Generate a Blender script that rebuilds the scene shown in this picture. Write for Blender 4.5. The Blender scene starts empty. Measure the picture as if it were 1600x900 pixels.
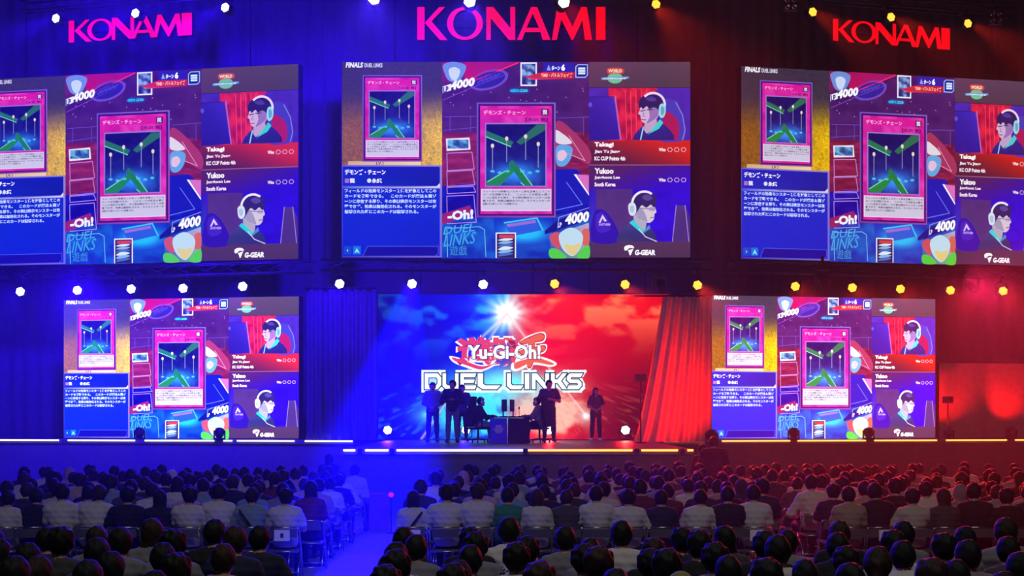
import bpy, bmesh, math, random
import numpy as np
from mathutils import Vector, Matrix
from mathutils.geometry import tessellate_polygon

random.seed(7)
rng = np.random.default_rng(11)
PI = math.pi
scene = bpy.context.scene
COL = scene.collection

# ------------------------------------------------------------------ camera
F = 2000.0          # focal length in pixels of the 1600 x 900 frame
CAMZ = 2.25
cam = bpy.data.cameras.new('camera')
cam.sensor_width = 36.0
cam.lens = 36.0 * F / 1600.0
cam.shift_y = 200.0 / 1600.0
cam.clip_end = 300
camo = bpy.data.objects.new('camera', cam)
camo.location = (0, 0, CAMZ)
camo.rotation_euler = (PI / 2, 0, 0)
COL.objects.link(camo)
scene.camera = camo

# ------------------------------------------------------------------ world, exposure, hall light
scene.view_settings.view_transform = 'Standard'
scene.view_settings.look = 'None'
scene.view_settings.exposure = 0.0
scene.view_settings.gamma = 1.0
scene.view_settings.use_curve_mapping = False
world = bpy.data.worlds.new('hall_dark')
scene.world = world
world.use_nodes = True
world.node_tree.nodes['Background'].inputs[0].default_value = (0.35, 0.3, 0.6, 1)
world.node_tree.nodes['Background'].inputs[1].default_value = 0.004
scene.cycles.max_bounces = 5
scene.cycles.diffuse_bounces = 2
scene.cycles.glossy_bounces = 2
scene.cycles.transmission_bounces = 2
scene.cycles.volume_bounces = 0
scene.cycles.sample_clamp_indirect = 4.0
scene.cycles.use_denoising = True

BLUE = (0.02, 0.0, 1.0)
RED = (1.0, 0.006, 0.003)


def spot_light(name, loc, aim, color, energy, size=40, blend=0.6, radius=0.12, parent=None):
    l = bpy.data.lights.new(name, 'SPOT')
    l.color = color
    l.energy = energy
    l.spot_size = math.radians(size)
    l.spot_blend = blend
    l.shadow_soft_size = radius
    o = bpy.data.objects.new(name, l)
    o.location = loc
    d = Vector(aim) - Vector(loc)
    o.rotation_euler = d.to_track_quat('-Z', 'Y').to_euler()
    COL.objects.link(o)
    if parent is not None:
        o.parent = parent
        o.matrix_parent_inverse = parent.matrix_world.inverted()
    return o


def area_light(name, loc, aim, color, energy, sx, sy):
    l = bpy.data.lights.new(name, 'AREA')
    l.shape = 'RECTANGLE'
    l.size = sx
    l.size_y = sy
    l.color = color
    l.energy = energy
    o = bpy.data.objects.new(name, l)
    o.location = loc
    o.rotation_euler = (Vector(aim) - Vector(loc)).to_track_quat('-Z', 'Y').to_euler()
    COL.objects.link(o)
    return o


# the hall's own dim lamps, high up behind the crowd
area_light('hall_light', (1.0, 6.0, 12.5), (0, 18, 0.5), (1.0, 0.95, 0.9), 440, 10, 3)
# added colour washes without fixtures: blue on one half of the house, red on the other
spot_light('added_blue_wash', (-9.5, 30.0, 13.5), (-13.0, 44, 6.5), BLUE, 52000, 110, 1.0, 0.5)
spot_light('added_blue_wash', (-3.0, 30.0, 13.5), (-5.0, 44, 8.0), BLUE, 36000, 95, 1.0, 0.5)
spot_light('added_red_wash', (4.0, 31.0, 13.5), (5.0, 44, 12.0), RED, 1300, 80, 1.0, 0.5)
spot_light('added_red_wash', (12.0, 31.0, 13.5), (13.0, 44, 9.0), RED, 260, 100, 1.0, 0.5)
spot_light('added_blue_wash', (-11.0, 33.0, 5.6), (-9.0, 22, 0.5), BLUE, 13000, 90, 1.0, 0.4)
spot_light('blue_aisle_beam', (-2.81, 35.9, 5.95), (-2.05, 17.2, 0.0), (0.001, 0.0, 1.0), 1000000, 9.5, 0.6, 0.15)
# added dim front spots, no fixtures, brightening the people on stage
spot_light('added_blue_front', (-5, 24, 9.5), (-2.0, 36, 2.2), (0.06, 0.03, 1.0), 3600, 24, 0.8, 0.2)
spot_light('added_red_front', (5, 24, 9.5), (2.2, 36, 2.2), (1.0, 0.06, 0.1), 1800, 24, 0.8, 0.2)
spot_light('added_red_wash', (12.0, 33.0, 5.8), (10.5, 22, 0.5), (1.0, 0.02, 0.10), 9500, 74, 1.0, 0.4)


# ------------------------------------------------------------------ helpers
def P(px, py, Y):
    return Vector(((px - 800.0) * Y / F, Y, CAMZ + (650.0 - py) * Y / F))


def srgb(c):
    out = []
    for v in c[:3]:
        v = v / 255.0
        out.append(v / 12.92 if v <= 0.04045 else ((v + 0.055) / 1.055) ** 2.4)
    return tuple(out)


def tag(o, label=None, cat=None, group=None, kind=None):
    if label:
        o['label'] = label
    if cat:
        o['category'] = cat
    if group:
        o['group'] = group
    if kind:
        o['kind'] = kind
    return o


def empty(name, loc=(0, 0, 0), rz=0.0):
    o = bpy.data.objects.new(name, None)
    o.location = loc
    o.rotation_euler = (0, 0, rz)
    o.empty_display_size = 0.1
    COL.objects.link(o)
    return o


def place(name, mesh, parent=None, loc=(0, 0, 0), rot=(0, 0, 0), mats=None):
    o = bpy.data.objects.new(name, mesh)
    o.location = loc
    o.rotation_euler = rot
    if parent is not None:
        o.parent = parent
    COL.objects.link(o)
    if mats:
        for i, m in enumerate(mats):
            o.material_slots[i].link = 'OBJECT'
            o.material_slots[i].material = m
    return o


class MB:
    """collects shapes into one mesh"""
    def __init__(self):
        self.v = []
        self.f = []
        self.m = []
        self.smooth = []

    def add(self, vs, fs, mi=0, smooth=False):
        b = len(self.v)
        self.v.extend([tuple(p) for p in vs])
        for f in fs:
            self.f.append(tuple(b + i for i in f))
            self.m.append(mi)
            self.smooth.append(smooth)
        return self

    def box(self, x0, y0, z0, x1, y1, z1, mi=0, bev=0.0):
        if bev <= 0:
            vs = [(x0, y0, z0), (x1, y0, z0), (x1, y1, z0), (x0, y1, z0), (x0, y0, z1), (x1, y0, z1), (x1, y1, z1), (x0, y1, z1)]
            fs = [(0, 3, 2, 1), (4, 5, 6, 7), (0, 1, 5, 4), (1, 2, 6, 5), (2, 3, 7, 6), (3, 0, 4, 7)]
            return self.add(vs, fs, mi)
        bm = bmesh.new()
        bmesh.ops.create_cube(bm, size=1)
        for v in bm.verts:
            v.co = Vector(((x0 + x1) / 2 + v.co.x * (x1 - x0), (y0 + y1) / 2 + v.co.y * (y1 - y0), (z0 + z1) / 2 + v.co.z * (z1 - z0)))
        bmesh.ops.bevel(bm, geom=list(bm.edges), offset=bev, segments=2, profile=0.5, affect='EDGES')
        bm.verts.index_update()
        self.add([v.co for v in bm.verts], [[v.index for v in f.verts] for f in bm.faces], mi)
        bm.free()
        return self

    def tube(self, pts, r, n=8, mi=0, caps=True):
        pts = [Vector(p) for p in pts]
        rs = r if isinstance(r, (list, tuple)) else [r] * len(pts)
        vs = []
        prev = None
        for i, p in enumerate(pts):
            d = (pts[min(i + 1, len(pts) - 1)] - pts[max(i - 1, 0)]).normalized()
            if prev is None:
                a = d.cross(Vector((0, 0, 1)))
                if a.length < 1e-3:
                    a = d.cross(Vector((0, 1, 0)))
                a.normalize()
            else:
                a = (prev - d * prev.dot(d)).normalized()
            prev = a
            b = d.cross(a)
            for k in range(n):
                t = 2 * PI * k / n
                vs.append(p + (a * math.cos(t) + b * math.sin(t)) * rs[i])
        fs = []
        for i in range(len(pts) - 1):
            for k in range(n):
                k2 = (k + 1) % n
                fs.append((i * n + k, i * n + k2, (i + 1) * n + k2, (i + 1) * n + k))
        if caps:
            fs.append(tuple(reversed(range(n))))
            fs.append(tuple((len(pts) - 1) * n + k for k in range(n)))
        return self.add(vs, fs, mi, True)

    def lathe(self, prof, n=16, mi=0, axis='Z', off=(0, 0, 0), smooth=True):
        vs = []
        for (r, h) in prof:
            for k in range(n):
                t = 2 * PI * k / n
                if axis == 'Z':
                    vs.append((off[0] + r * math.cos(t), off[1] + r * math.sin(t), off[2] + h))
                else:      # along -Y
                    vs.append((off[0] + r * math.cos(t), off[1] - h, off[2] + r * math.sin(t)))
        fs = []
        for i in range(len(prof) - 1):
            for k in range(n):
                k2 = (k + 1) % n
                fs.append((i * n + k, i * n + k2, (i + 1) * n + k2, (i + 1) * n + k))
        fs.append(tuple(reversed(range(n))))
        fs.append(tuple((len(prof) - 1) * n + k for k in range(n)))
        return self.add(vs, fs, mi, smooth)

    def prism(self, poly, y0, y1, mi=0):
        """polygon in (x, z) extruded along y"""
        n = len(poly)
        tri = tessellate_polygon([[Vector((p[0], p[1], 0)) for p in poly]])
        vs = [(p[0], y0, p[1]) for p in poly] + [(p[0], y1, p[1]) for p in poly]
        fs = [tuple(t) for t in tri] + [tuple(n + i for i in reversed(t)) for t in tri]
        fs += [(i, i + n, (i + 1) % n + n, (i + 1) % n) for i in range(n)]
        return self.add(vs, fs, mi)

    def mesh(self, name, mats):
        me = bpy.data.meshes.new(name)
        me.from_pydata(self.v, [], self.f)
        for m in mats:
            me.materials.append(m)
        me.polygons.foreach_set('material_index', self.m)
        me.polygons.foreach_set('use_smooth', self.smooth)
        bm = bmesh.new()
        bm.from_mesh(me)
        bmesh.ops.recalc_face_normals(bm, faces=bm.faces)
        bm.to_mesh(me)
        bm.free()
        return me

    def obj(self, name, mats, parent=None, loc=(0, 0, 0), rot=(0, 0, 0)):
        if not isinstance(mats, (list, tuple)):
            mats = [mats]
        return place(name, self.mesh(name, mats), parent, loc, rot)


# ------------------------------------------------------------------ materials
def pmat(name, col, rough=0.7, metal=0.0, noise=0.12, scale=6.0, spec=0.4, bump=0.0):
    m = bpy.data.materials.new(name)
    m.use_nodes = True
    nt = m.node_tree
    b = nt.nodes['Principled BSDF']
    b.inputs['Roughness'].default_value = rough
    b.inputs['Metallic'].default_value = metal
    b.inputs['Specular IOR Level'].default_value = spec
    tc = nt.nodes.new('ShaderNodeTexCoord')
    nz = nt.nodes.new('ShaderNodeTexNoise')
    nz.inputs['Scale'].default_value = scale
    nz.inputs['Detail'].default_value = 4
    nt.links.new(tc.outputs['Object'], nz.inputs['Vector'])
    rp = nt.nodes.new('ShaderNodeValToRGB')
    rp.color_ramp.elements[0].position = 0.3
    rp.color_ramp.elements[1].position = 0.7
    rp.color_ramp.elements[0].color = (*[max(0, c * (1 - noise)) for c in col], 1)
    rp.color_ramp.elements[1].color = (*[min(1, c * (1 + noise)) for c in col], 1)
    nt.links.new(nz.outputs['Fac'], rp.inputs['Fac'])
    nt.links.new(rp.outputs['Color'], b.inputs['Base Color'])
    if bump > 0:
        bp = nt.nodes.new('ShaderNodeBump')
        bp.inputs['Strength'].default_value = bump
        bp.inputs['Distance'].default_value = 0.02
        nt.links.new(nz.outputs['Fac'], bp.inputs['Height'])
        nt.links.new(bp.outputs['Normal'], b.inputs['Normal'])
    return m


def emat(name, col, strength, base=None):
    m = bpy.data.materials.new(name)
    m.use_nodes = True
    b = m.node_tree.nodes['Principled BSDF']
    b.inputs['Base Color'].default_value = (*(base or (0.02, 0.02, 0.02)), 1)
    b.inputs['Emission Color'].default_value = (*col, 1)
    b.inputs['Emission Strength'].default_value = strength
    b.inputs['Roughness'].default_value = 0.5
    return m


def picture_mat(name, strength, grain=0.0):
    """what an LED wall shows: the colours stored on its mesh, given off as light"""
    m = bpy.data.materials.new(name)
    m.use_nodes = True
    nt = m.node_tree
    nt.nodes.clear()
    out = nt.nodes.new('ShaderNodeOutputMaterial')
    em = nt.nodes.new('ShaderNodeEmission')
    at = nt.nodes.new('ShaderNodeAttribute')
    at.attribute_name = 'Col'
    em.inputs['Strength'].default_value = strength
    src = at.outputs['Color']
    if grain > 0:
        tc = nt.nodes.new('ShaderNodeTexCoord')
        mp = nt.nodes.new('ShaderNodeMapping')
        mp.inputs['Scale'].default_value = (9, 1, 7)
        nz = nt.nodes.new('ShaderNodeTexNoise')
        nz.inputs['Scale'].default_value = 1.6
        nz.inputs['Detail'].default_value = 3
        nz.inputs['Distortion'].default_value = 1.5
        nt.links.new(tc.outputs['Object'], mp.inputs['Vector'])
        nt.links.new(mp.outputs['Vector'], nz.inputs['Vector'])
        mr = nt.nodes.new('ShaderNodeMapRange')
        mr.inputs['From Min'].default_value = 0.35
        mr.inputs['From Max'].default_value = 0.65
        mr.inputs['To Min'].default_value = 1 - grain
        mr.inputs['To Max'].default_value = 1 + grain * 0.6
        nt.links.new(nz.outputs['Fac'], mr.inputs['Value'])
        mx = nt.nodes.new('ShaderNodeVectorMath')
        mx.operation = 'SCALE'
        nt.links.new(src, mx.inputs[0])
        nt.links.new(mr.outputs['Result'], mx.inputs['Scale'])
        src = mx.outputs['Vector']
    nt.links.new(src, em.inputs['Color'])
    nt.links.new(em.outputs['Emission'], out.inputs['Surface'])
    m.cycles.emission_sampling = 'NONE'
    return m


M = {}
M['black'] = pmat('black_metal', (0.012, 0.012, 0.014), 0.5, 0.3)
M['black_matte'] = pmat('black_matte_paint', (0.015, 0.014, 0.016), 0.8)
M['drape'] = pmat('dark_drape_cloth', (0.075, 0.072, 0.08), 0.95, bump=0.2)
M['curtain'] = pmat('curtain_cloth', (0.5, 0.42, 0.42), 0.9, bump=0.15)
M['deck'] = pmat('stage_deck', (0.11, 0.1, 0.11), 0.45, noise=0.2, scale=2)
M['skirt'] = pmat('stage_skirt_cloth', (0.11, 0.1, 0.11), 0.9)
M['carpet'] = pmat('hall_carpet', (0.17, 0.17, 0.19), 0.95, noise=0.06, scale=20, bump=0.1)
M['chrome'] = pmat('chrome_tube', (0.6, 0.6, 0.62), 0.25, 1.0, noise=0.05)
M['alu'] = pmat('truss_tube', (0.05, 0.05, 0.055), 0.4, 0.8)
M['chairpad'] = pmat('chair_fabric', (0.085, 0.083, 0.09), 0.85)
M['white_paper'] = pmat('white_paper', (0.75, 0.75, 0.75), 0.8, noise=0.03)
M['ink'] = pmat('black_ink', (0.01, 0.01, 0.012), 0.8)
M['strip_blue'] = emat('blue_white_light_strip', (0.72, 0.62, 1.0), 3.0)
M['strip_red'] = emat('orange_light_strip', (1.0, 0.3, 0.05), 3.2)
M['lens_blue'] = emat('lamp_lens_cool', (0.62, 0.72, 1.0), 6.0)
M['lens_white'] = emat('lamp_lens_white', (1.0, 0.9, 0.8), 6.0)
M['lens_red'] = emat('lamp_lens_amber', (1.0, 0.36, 0.03), 2.6)
M['pic'] = picture_mat('screen_picture', 1.08)
M['pic_gold'] = picture_mat('screen_picture_gold', 1.0, 0.45)
M['pic_hot'] = picture_mat('bright_screen_picture', 1.9)
M['pic_gold_hot'] = picture_mat('bright_screen_picture_gold', 1.9, 0.4)
M['pic_stage'] = picture_mat('stage_screen_picture', 1.15)

# ------------------------------------------------------------------ the setting
st = MB().box(-40, -6, -0.2, 40, 60, 0.0).obj('floor', M['carpet'])
tag(st, 'grey carpeted hall floor under the crowd, glowing blue along the aisle', kind='structure')


def folded_wall(x0, x1, z0, z1, pitch, amp, mat, name, n_per=6, bottom_in=0.0):
    n = max(4, int((x1 - x0) / pitch * n_per))
    vs, fs = [], []
    rows = 4
    for j in range(rows + 1):
        t = j / rows
        for i in range(n + 1):
            x = x0 + (x1 - x0) * i / n
            ph = 2 * PI * (x - x0) / pitch
            y = amp * (math.sin(ph) + 0.4 * math.sin(ph * 0.37 + 1.0)) * (0.8 + 0.2 * (1 - t))
            vs.append((x, y, z0 + (z1 - z0) * t))
    w = n + 1
    for j in range(rows):
        for i in range(n):
            fs.append((j * w + i, j * w + i + 1, (j + 1) * w + i + 1, (j + 1) * w + i))
    b = len(vs)
    vs += [(v[0], v[1] + 0.02, v[2]) for v in vs]
    fs += [tuple(b + k for k in reversed(f)) for f in list(fs)]
    mb = MB()
    mb.add(vs, fs, 0, True)
    me = bpy.data.meshes.new(name)
    me.from_pydata(mb.v, [], mb.f)
    me.materials.append(mat)
    me.polygons.foreach_set('use_smooth', [True] * len(me.polygons))
    return me


def seg_place(name, me, ax, ay, bx, by, z=0.0):
    """mesh built along +x from 0 laid from a to b"""
    o = place(name, me, None, (ax, ay, z), (0, 0, math.atan2(by - ay, bx - ax)))
    return o


WYAW = math.radians(10.1)
o = place('wall_back', folded_wall(-9, 9, 0, 19, 0.55, 0.05, M['drape'], 'wall_back'), None, (0, 44.5, 0))
tag(o, 'tall dark drape wall behind the middle screens', kind='structure')
dxl = 20 * math.cos(WYAW)
dyl = 20 * math.sin(WYAW)
o = seg_place('wall_left', folded_wall(0, 20, 0, 19, 0.55, 0.05, M['drape'], 'wall_left'), -8.9 - dxl, 44.5 + dyl, -8.9, 44.5)
tag(o, 'tall blue-lit drape wall behind the left screens', kind='structure')
o = seg_place('wall_right', folded_wall(0, 20, 0, 19, 0.55, 0.05, M['drape'], 'wall_right'), 8.9, 44.5, 8.9 + dxl, 44.5 + dyl)
tag(o, 'tall dark drape wall behind the right screens', kind='structure')
o = MB().box(-30, 20, 19.05, 30, 50, 19.25).obj('ceiling', M['black_matte'])
tag(o, 'black hall ceiling above the lighting rig', kind='structure')

# ---- stage: thrust in the middle, two wings swept back
SZ = 1.5
stage = empty('stage_thrust', (0, 28.85, 0))
tag(stage, 'raised middle stage with glowing light strip along its front edge', 'stage')
mb = MB().box(-3.85, 0, SZ - 0.12, 4.1, 12.1, SZ)
mb.obj('deck', M['deck'], stage)
MB().box(-3.8, 0.05, 0, 4.05, 12.05, SZ - 0.121).obj('skirt', M['skirt'], stage)


for (a, b) in ((537, 555), (571, 607), (620, 817), (825, 988), (1002, 1059), (1074, 1083)):
    xa, xb = (a - 800) * 28.85 / F, (b - 800) * 28.85 / F
    MB().box(xa, -0.05, SZ - 0.045, xb, -0.002, SZ - 0.0).obj('light_strip', M['strip_blue'] if b < 820 else M['strip_red'], stage)
# brackets between the strips
for px in (563, 613, 821, 995, 1066):
    xa = (px - 800) * 28.85 / F
    MB().box(xa - 0.05, -0.06, SZ - 0.1, xa + 0.05, -0.002, SZ + 0.02).obj('strip_bracket', M['black'], stage)


def wing(side):
    s = -1 if side == 'left' else 1
    x0 = -4.86 if s < 0 else 4.66
    w = empty('stage_wing', (x0, 39.2, 0), -WYAW if s < 0 else WYAW)
    tag(w, 'raised %s wing of the stage with a %s light strip' % (side, 'blue-white' if s < 0 else 'orange'), 'stage')
    L = 15.5
    a, b = (0, L) if s > 0 else (-L, 0)
    MB().box(a, 0, SZ - 0.12, b, 4.2, SZ).obj('deck', M['deck'], w)
    MB().box(a + 0.02, 0.05, 0, b - 0.02, 4.15, SZ - 0.121).obj('skirt', M['skirt'], w)
    segs = ((0, 92), (107, 211), (227, 335), (350, 363), (371, 460), (477, 551)) if s < 0 else \
        ((1038, 1082), (1086, 1105), (1128, 1234), (1246, 1352), (1366, 1463), (1478, 1572), (1586, 1600))
    for (pa, pb) in segs:
        loc = []
        for px in (pa, pb):
            # ray of that pixel column meets the wing's front line
            k = (px - 800) / F
            dirx, diry = math.cos(WYAW) , math.sin(WYAW)
            # x = x0 + s*t*dirx ; y = 39.2 + t*diry ; x = k*y
            t = (k * 39.2 - x0) / (s * dirx - k * diry)
            loc.append(s * t)
        lo, hi = min(loc), max(loc)
        MB().box(lo, -0.05, SZ - 0.045, hi, -0.002, SZ).obj('light_strip', M['strip_blue'] if s < 0 else M['strip_red'], w)
    return w


wing('left')
wing('right')

# ------------------------------------------------------------------ pictures on the LED walls
_fc = bpy.data.curves.new('lettering', 'FONT')
_fo = bpy.data.objects.new('lettering', _fc)
COL.objects.link(_fo)
_tcache = {}


def text_polys(s, bold=0.0, res=2):
    key = (s, bold, res)
    if key not in _tcache:
        _fc.body = s
        _fc.resolution_u = res
        _fc.offset = bold
        dg = bpy.context.evaluated_depsgraph_get()
        dg.update()
        me = bpy.data.meshes.new_from_object(_fo.evaluated_get(dg))
        v = np.zeros(len(me.vertices) * 3)
        me.vertices.foreach_get('co', v)
        v = v.reshape(-1, 3)[:, :2]
        f = [tuple(p.vertices) for p in me.polygons]
        bpy.data.meshes.remove(me)
        _tcache[key] = (v, f)
    return _tcache[key]


def spline(pts, n=6):
    out = []
    L = len(pts)
    for i in range(L):
        p0, p1, p2, p3 = [np.array(pts[(i + k - 1) % L], float) for k in range(4)]
        for j in range(n):
            t = j / n
            out.append(tuple(0.5 * ((2 * p1) + (-p0 + p2) * t + (2 * p0 - 5 * p1 + 4 * p2 - p3) * t * t + (-p0 + 3 * p1 - 3 * p2 + p3) * t ** 3)))
    return out


class Canvas:
    STEP = 0.006

    def __init__(self, x0, y0, x1, y1, W=16.0, H=9.0):
        self.r = (x0, y0, x1, y1)
        self.W, self.H = W, H
        self.v, self.f, self.c = [], [], []

    def xy(self, p, layer):
        x0, y0, x1, y1 = self.r
        return ((p[0] - x0) / (x1 - x0) * self.W - self.W / 2, -layer * self.STEP, (y1 - p[1]) / (y1 - y0) * self.H)

    def poly(self, pts, col, layer=1):
        tri = tessellate_polygon([[Vector((p[0], p[1], 0)) for p in pts]])
        b = len(self.v)
        self.v.extend(self.xy(p, layer) for p in pts)
        lc = [srgb(c) for c in col] if isinstance(col, list) else [srgb(col)] * len(pts)
        for t in tri:
            self.f.append(tuple(b + i for i in t))
            self.c.extend(lc[i] for i in t)
        return self

    def rect(self, x0, y0, x1, y1, col, layer=1):
        return self.poly([(x0, y0), (x1, y0), (x1, y1), (x0, y1)], col, layer)

    def blob(self, pts, col, layer=1, n=5):
        return self.poly(spline(pts, n), col, layer)

    def ell(self, cx, cy, rx, ry, col, layer=1, n=20, rot=0.0):
        c, s = math.cos(rot), math.sin(rot)
        return self.poly([(cx + rx * math.cos(t) * c - ry * math.sin(t) * s, cy + rx * math.cos(t) * s + ry * math.sin(t) * c)
                          for t in [2 * PI * k / n for k in range(n)]], col, layer)

    def line(self, pts, w, col, layer=1, closed=False):
        pts = [np.array(p, float) for p in pts]
        seg = list(zip(pts, pts[1:] + ([pts[0]] if closed else [])))
        if not closed:
            seg = seg[:len(pts) - 1]
        for a, b in seg:
            d = b - a
            L = np.hypot(*d) + 1e-9
            n = np.array([-d[1], d[0]]) / L * w / 2
            e = d / L * w / 2
            self.poly([a + n - e, b + n + e, b - n + e, a - n - e], col, layer)
        return self

    def frame(self, x0, y0, x1, y1, w, col, layer=1):
        return self.line([(x0, y0), (x1, y0), (x1, y1), (x0, y1)], w, col, layer, True)

    def text(self, s, x0, y0, x1, y1, col, layer=3, bold=0.0, slant=0.0, rot=0.0, res=2):
        """lettering stretched into a box; y0 top, y1 bottom"""
        v, f = text_polys(s, bold, res)
        lo, hi = v.min(0), v.max(0)
        t = (v - lo) / (hi - lo)
        X = x0 + t[:, 0] * (x1 - x0) + t[:, 1] * slant * (y1 - y0)
        Y = y1 - t[:, 1] * (y1 - y0) - t[:, 0] * rot * (x1 - x0)
        b = len(self.v)
        self.v.extend(self.xy((X[i], Y[i]), layer) for i in range(len(X)))
        c = srgb(col)
        for p in f:
            self.f.append(tuple(b + i for i in p))
            self.c.extend([c] * len(p))
        return self

    def grid(self, x0, y0, x1, y1, nx, ny, fn, layer=0):
        xs = np.linspace(x0, x1, nx + 1)
        ys = np.linspace(y0, y1, ny + 1)
        XX, YY = np.meshgrid(xs, ys)
        C = np.clip(fn(XX, YY), 0, 255) / 255.0
        C = np.where(C <= 0.04045, C / 12.92, ((C + 0.055) / 1.055) ** 2.4)
        b = len(self.v)
        for j in range(ny + 1):
            for i in range(nx + 1):
                self.v.append(self.xy((XX[j, i], YY[j, i]), layer))
        w = nx + 1
        for j in range(ny):
            for i in range(nx):
                q = (j * w + i, j * w + i + 1, (j + 1) * w + i + 1, (j + 1) * w + i)
                self.f.append(tuple(b + k for k in q))
                for k in q:
                    self.c.append(tuple(C[k // w, k % w]))
        return self

    def mesh(self, name, mat):
        me = bpy.data.meshes.new(name)
        me.from_pydata(self.v, [], self.f)
        at = me.color_attributes.new('Col', 'FLOAT_COLOR', 'CORNER')
        a = np.ones((len(self.c), 4), np.float32)
        a[:, :3] = np.array(self.c, np.float32)
        at.data.foreach_set('color', a.ravel())
        me.materials.append(mat)
        return me


def vnoise(x, y, seed=0):
    xi, yi = np.floor(x).astype(int), np.floor(y).astype(int)
    xf, yf = x - xi, y - yi

    def h(a, b):
        n = np.sin(a * 127.1 + b * 311.7 + seed * 74.7) * 43758.5453
        return n - np.floor(n)
    u, v = xf * xf * (3 - 2 * xf), yf * yf * (3 - 2 * yf)
    return (h(xi, yi) * (1 - u) + h(xi + 1, yi) * u) * (1 - v) + (h(xi, yi + 1) * (1 - u) + h(xi + 1, yi + 1) * u) * v


def fbm(x, y, o=4, seed=0):
    s, a, t = 0, 0.5, 0
    for k in range(o):
        s = s + a * vnoise(x * 2 ** k, y * 2 ** k, seed + k)
        t += a
        a *= 0.5
    return s / t


def mixc(a, b, t):
    a, b = np.array(a, float), np.array(b, float)
    return a + (b - a) * np.clip(t, 0, 1)[..., None]


R0 = (95, 48, 1530, 855)
DESC = ['フィールドの効果モンスター１体を対象としてこの', 'カードを発動できる。　このカードが魔法＆罠ゾ', 'ーンに存在する限り、その表側表示モンスターは攻',
        '撃できず、効果は無効化される。そのモンスターが', '破壊された時にこのカードは破壊される。']
TITLE = 'デモンズ・チェーン'
PICS = {}


def card(c, x0, y0, x1, y1, small):
    """a magenta card with a plain dark picture, tilted green bands and a caption box"""
    w, h = x1 - x0, y1 - y0

    def q(u, v):
        return (x0 + u * w, y0 + v * h)

    def R(u0, v0, u1, v1, col, l):
        c.poly([q(u0, v0), q(u1, v0), q(u1, v1), q(u0, v1)], col, l)
    R(0, 0, 1, 1, [(110, 80, 190), (130, 100, 200), (150, 70, 170), (120, 60, 160)], 3)
    R(.02, .013, .98, .985, (60, 10, 90), 4)
    c.grid(x0 + .045 * w, y0 + .03 * h, x0 + .955 * w, y0 + .97 * h, 14, 20,
           lambda X, Y: mixc((190, 10, 140), (240, 70, 190), fbm(X / 26, Y / 26, 3, 5) * 1.6 - .35), 5)
    R(.07, .055, .93, .115, (215, 25, 150), 6)
    c.text(TITLE, *q(.085, .068), *q(.62, .108), (255, 190, 235), 7, 0.02)
    R(.82, .058, .91, .115, (70, 20, 80), 7)
    c.text('罠', *q(.835, .066), *q(.895, .108), (235, 225, 240), 8, 0.02)
    c.text('【永続 罠】', *q(.62, .135), *q(.9, .165), (80, 10, 70), 7, 0.02)
    # picture window
    R(.105, .178, .885, .735, (150, 120, 200), 6)

    def art(X, Y):
        u = (X - x0) / w
        v = (Y - y0) / h
        g = np.exp(-(((u - .5) / .3) ** 2 + ((v - .62) / .09) ** 2))
        base = mixc((8, 6, 90), (20, 30, 130), (v - .2) * 2)
        return base + g[..., None] * np.array((30, 120, 130)) + (fbm(X / 12, Y / 12, 3, 2)[..., None] - .5) * 40
    c.grid(x0 + .12 * w, y0 + .19 * h, x0 + .87 * w, y0 + .725 * h, 22, 26, art, 7)
    gr, gl = (30, 110, 80), (120, 220, 170)
    c.poly([q(.12, .245), q(.12, .30), q(.43, .385), q(.47, .345)], gr, 8)
    c.poly([q(.87, .195), q(.87, .24), q(.56, .37), q(.50, .345), q(.76, .195)], (35, 105, 75), 8)
    c.poly([q(.12, .69), q(.13, .722), q(.30, .722), q(.5, .585), q(.46, .555)], (25, 130, 60), 8)
    c.poly([q(.45, .50), q(.40, .535), q(.60, .722), q(.72, .722)], (20, 120, 60), 8)
    for a, b in ((q(.12, .30), q(.43, .385)), (q(.14, .69), q(.36, .60)), (q(.55, .58), q(.70, .72)), (q(.56, .70), q(.60, .722))):
        c.line([a, b], .012 * w, gl, 9)
    for u in (.2, .38, .62, .78):
        t = .33 + .05 * math.sin(u * 9)
        c.line([q(u, t), q(u, t + .2)], .009 * w, (150, 150, 190), 9)
        c.ell(*q(u, t), .022 * w, .02 * h, (225, 215, 190), 10, 8)
    for k in range(7):
        u = .2 + k * .095
        if .42 < u < .58:
            continue
        c.ell(*q(u, .60 + .012 * (k % 2)), .03 * w, .012 * h, (70, 190, 220), 9, 8)
    # caption box
    R(.055, .752, .945, .945, (225, 215, 235), 6)
    R(.065, .758, .935, .938, (205, 198, 222), 7)
    ls = DESC
    n = len(ls)
    for i, s in enumerate(ls):
        va = .765 + i * .027
        e = .93 if i < n - 1 else .52
        c.text(s, *q(.08, va), *q(e, va + .02), (40, 30, 60), 8, 0.012 if small else 0.02, res=1)


# --- card column
c = Canvas(*R0)


def gold(X, Y):
    u = (X - 95) / 412.0
    t = np.clip((Y - 150) / 190.0, 0, 1)
    t = t * t * (3 - 2 * t)
    top = np.array((62, 50, 72.))
    g = mixc((150, 92, 20), (250, 200, 0), (u - .25) * 1.3)
    g = g * (.85 + .3 * vnoise(X / 6, Y / 9, 3))[..., None]
    return top + (g - top) * t[..., None]


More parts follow.
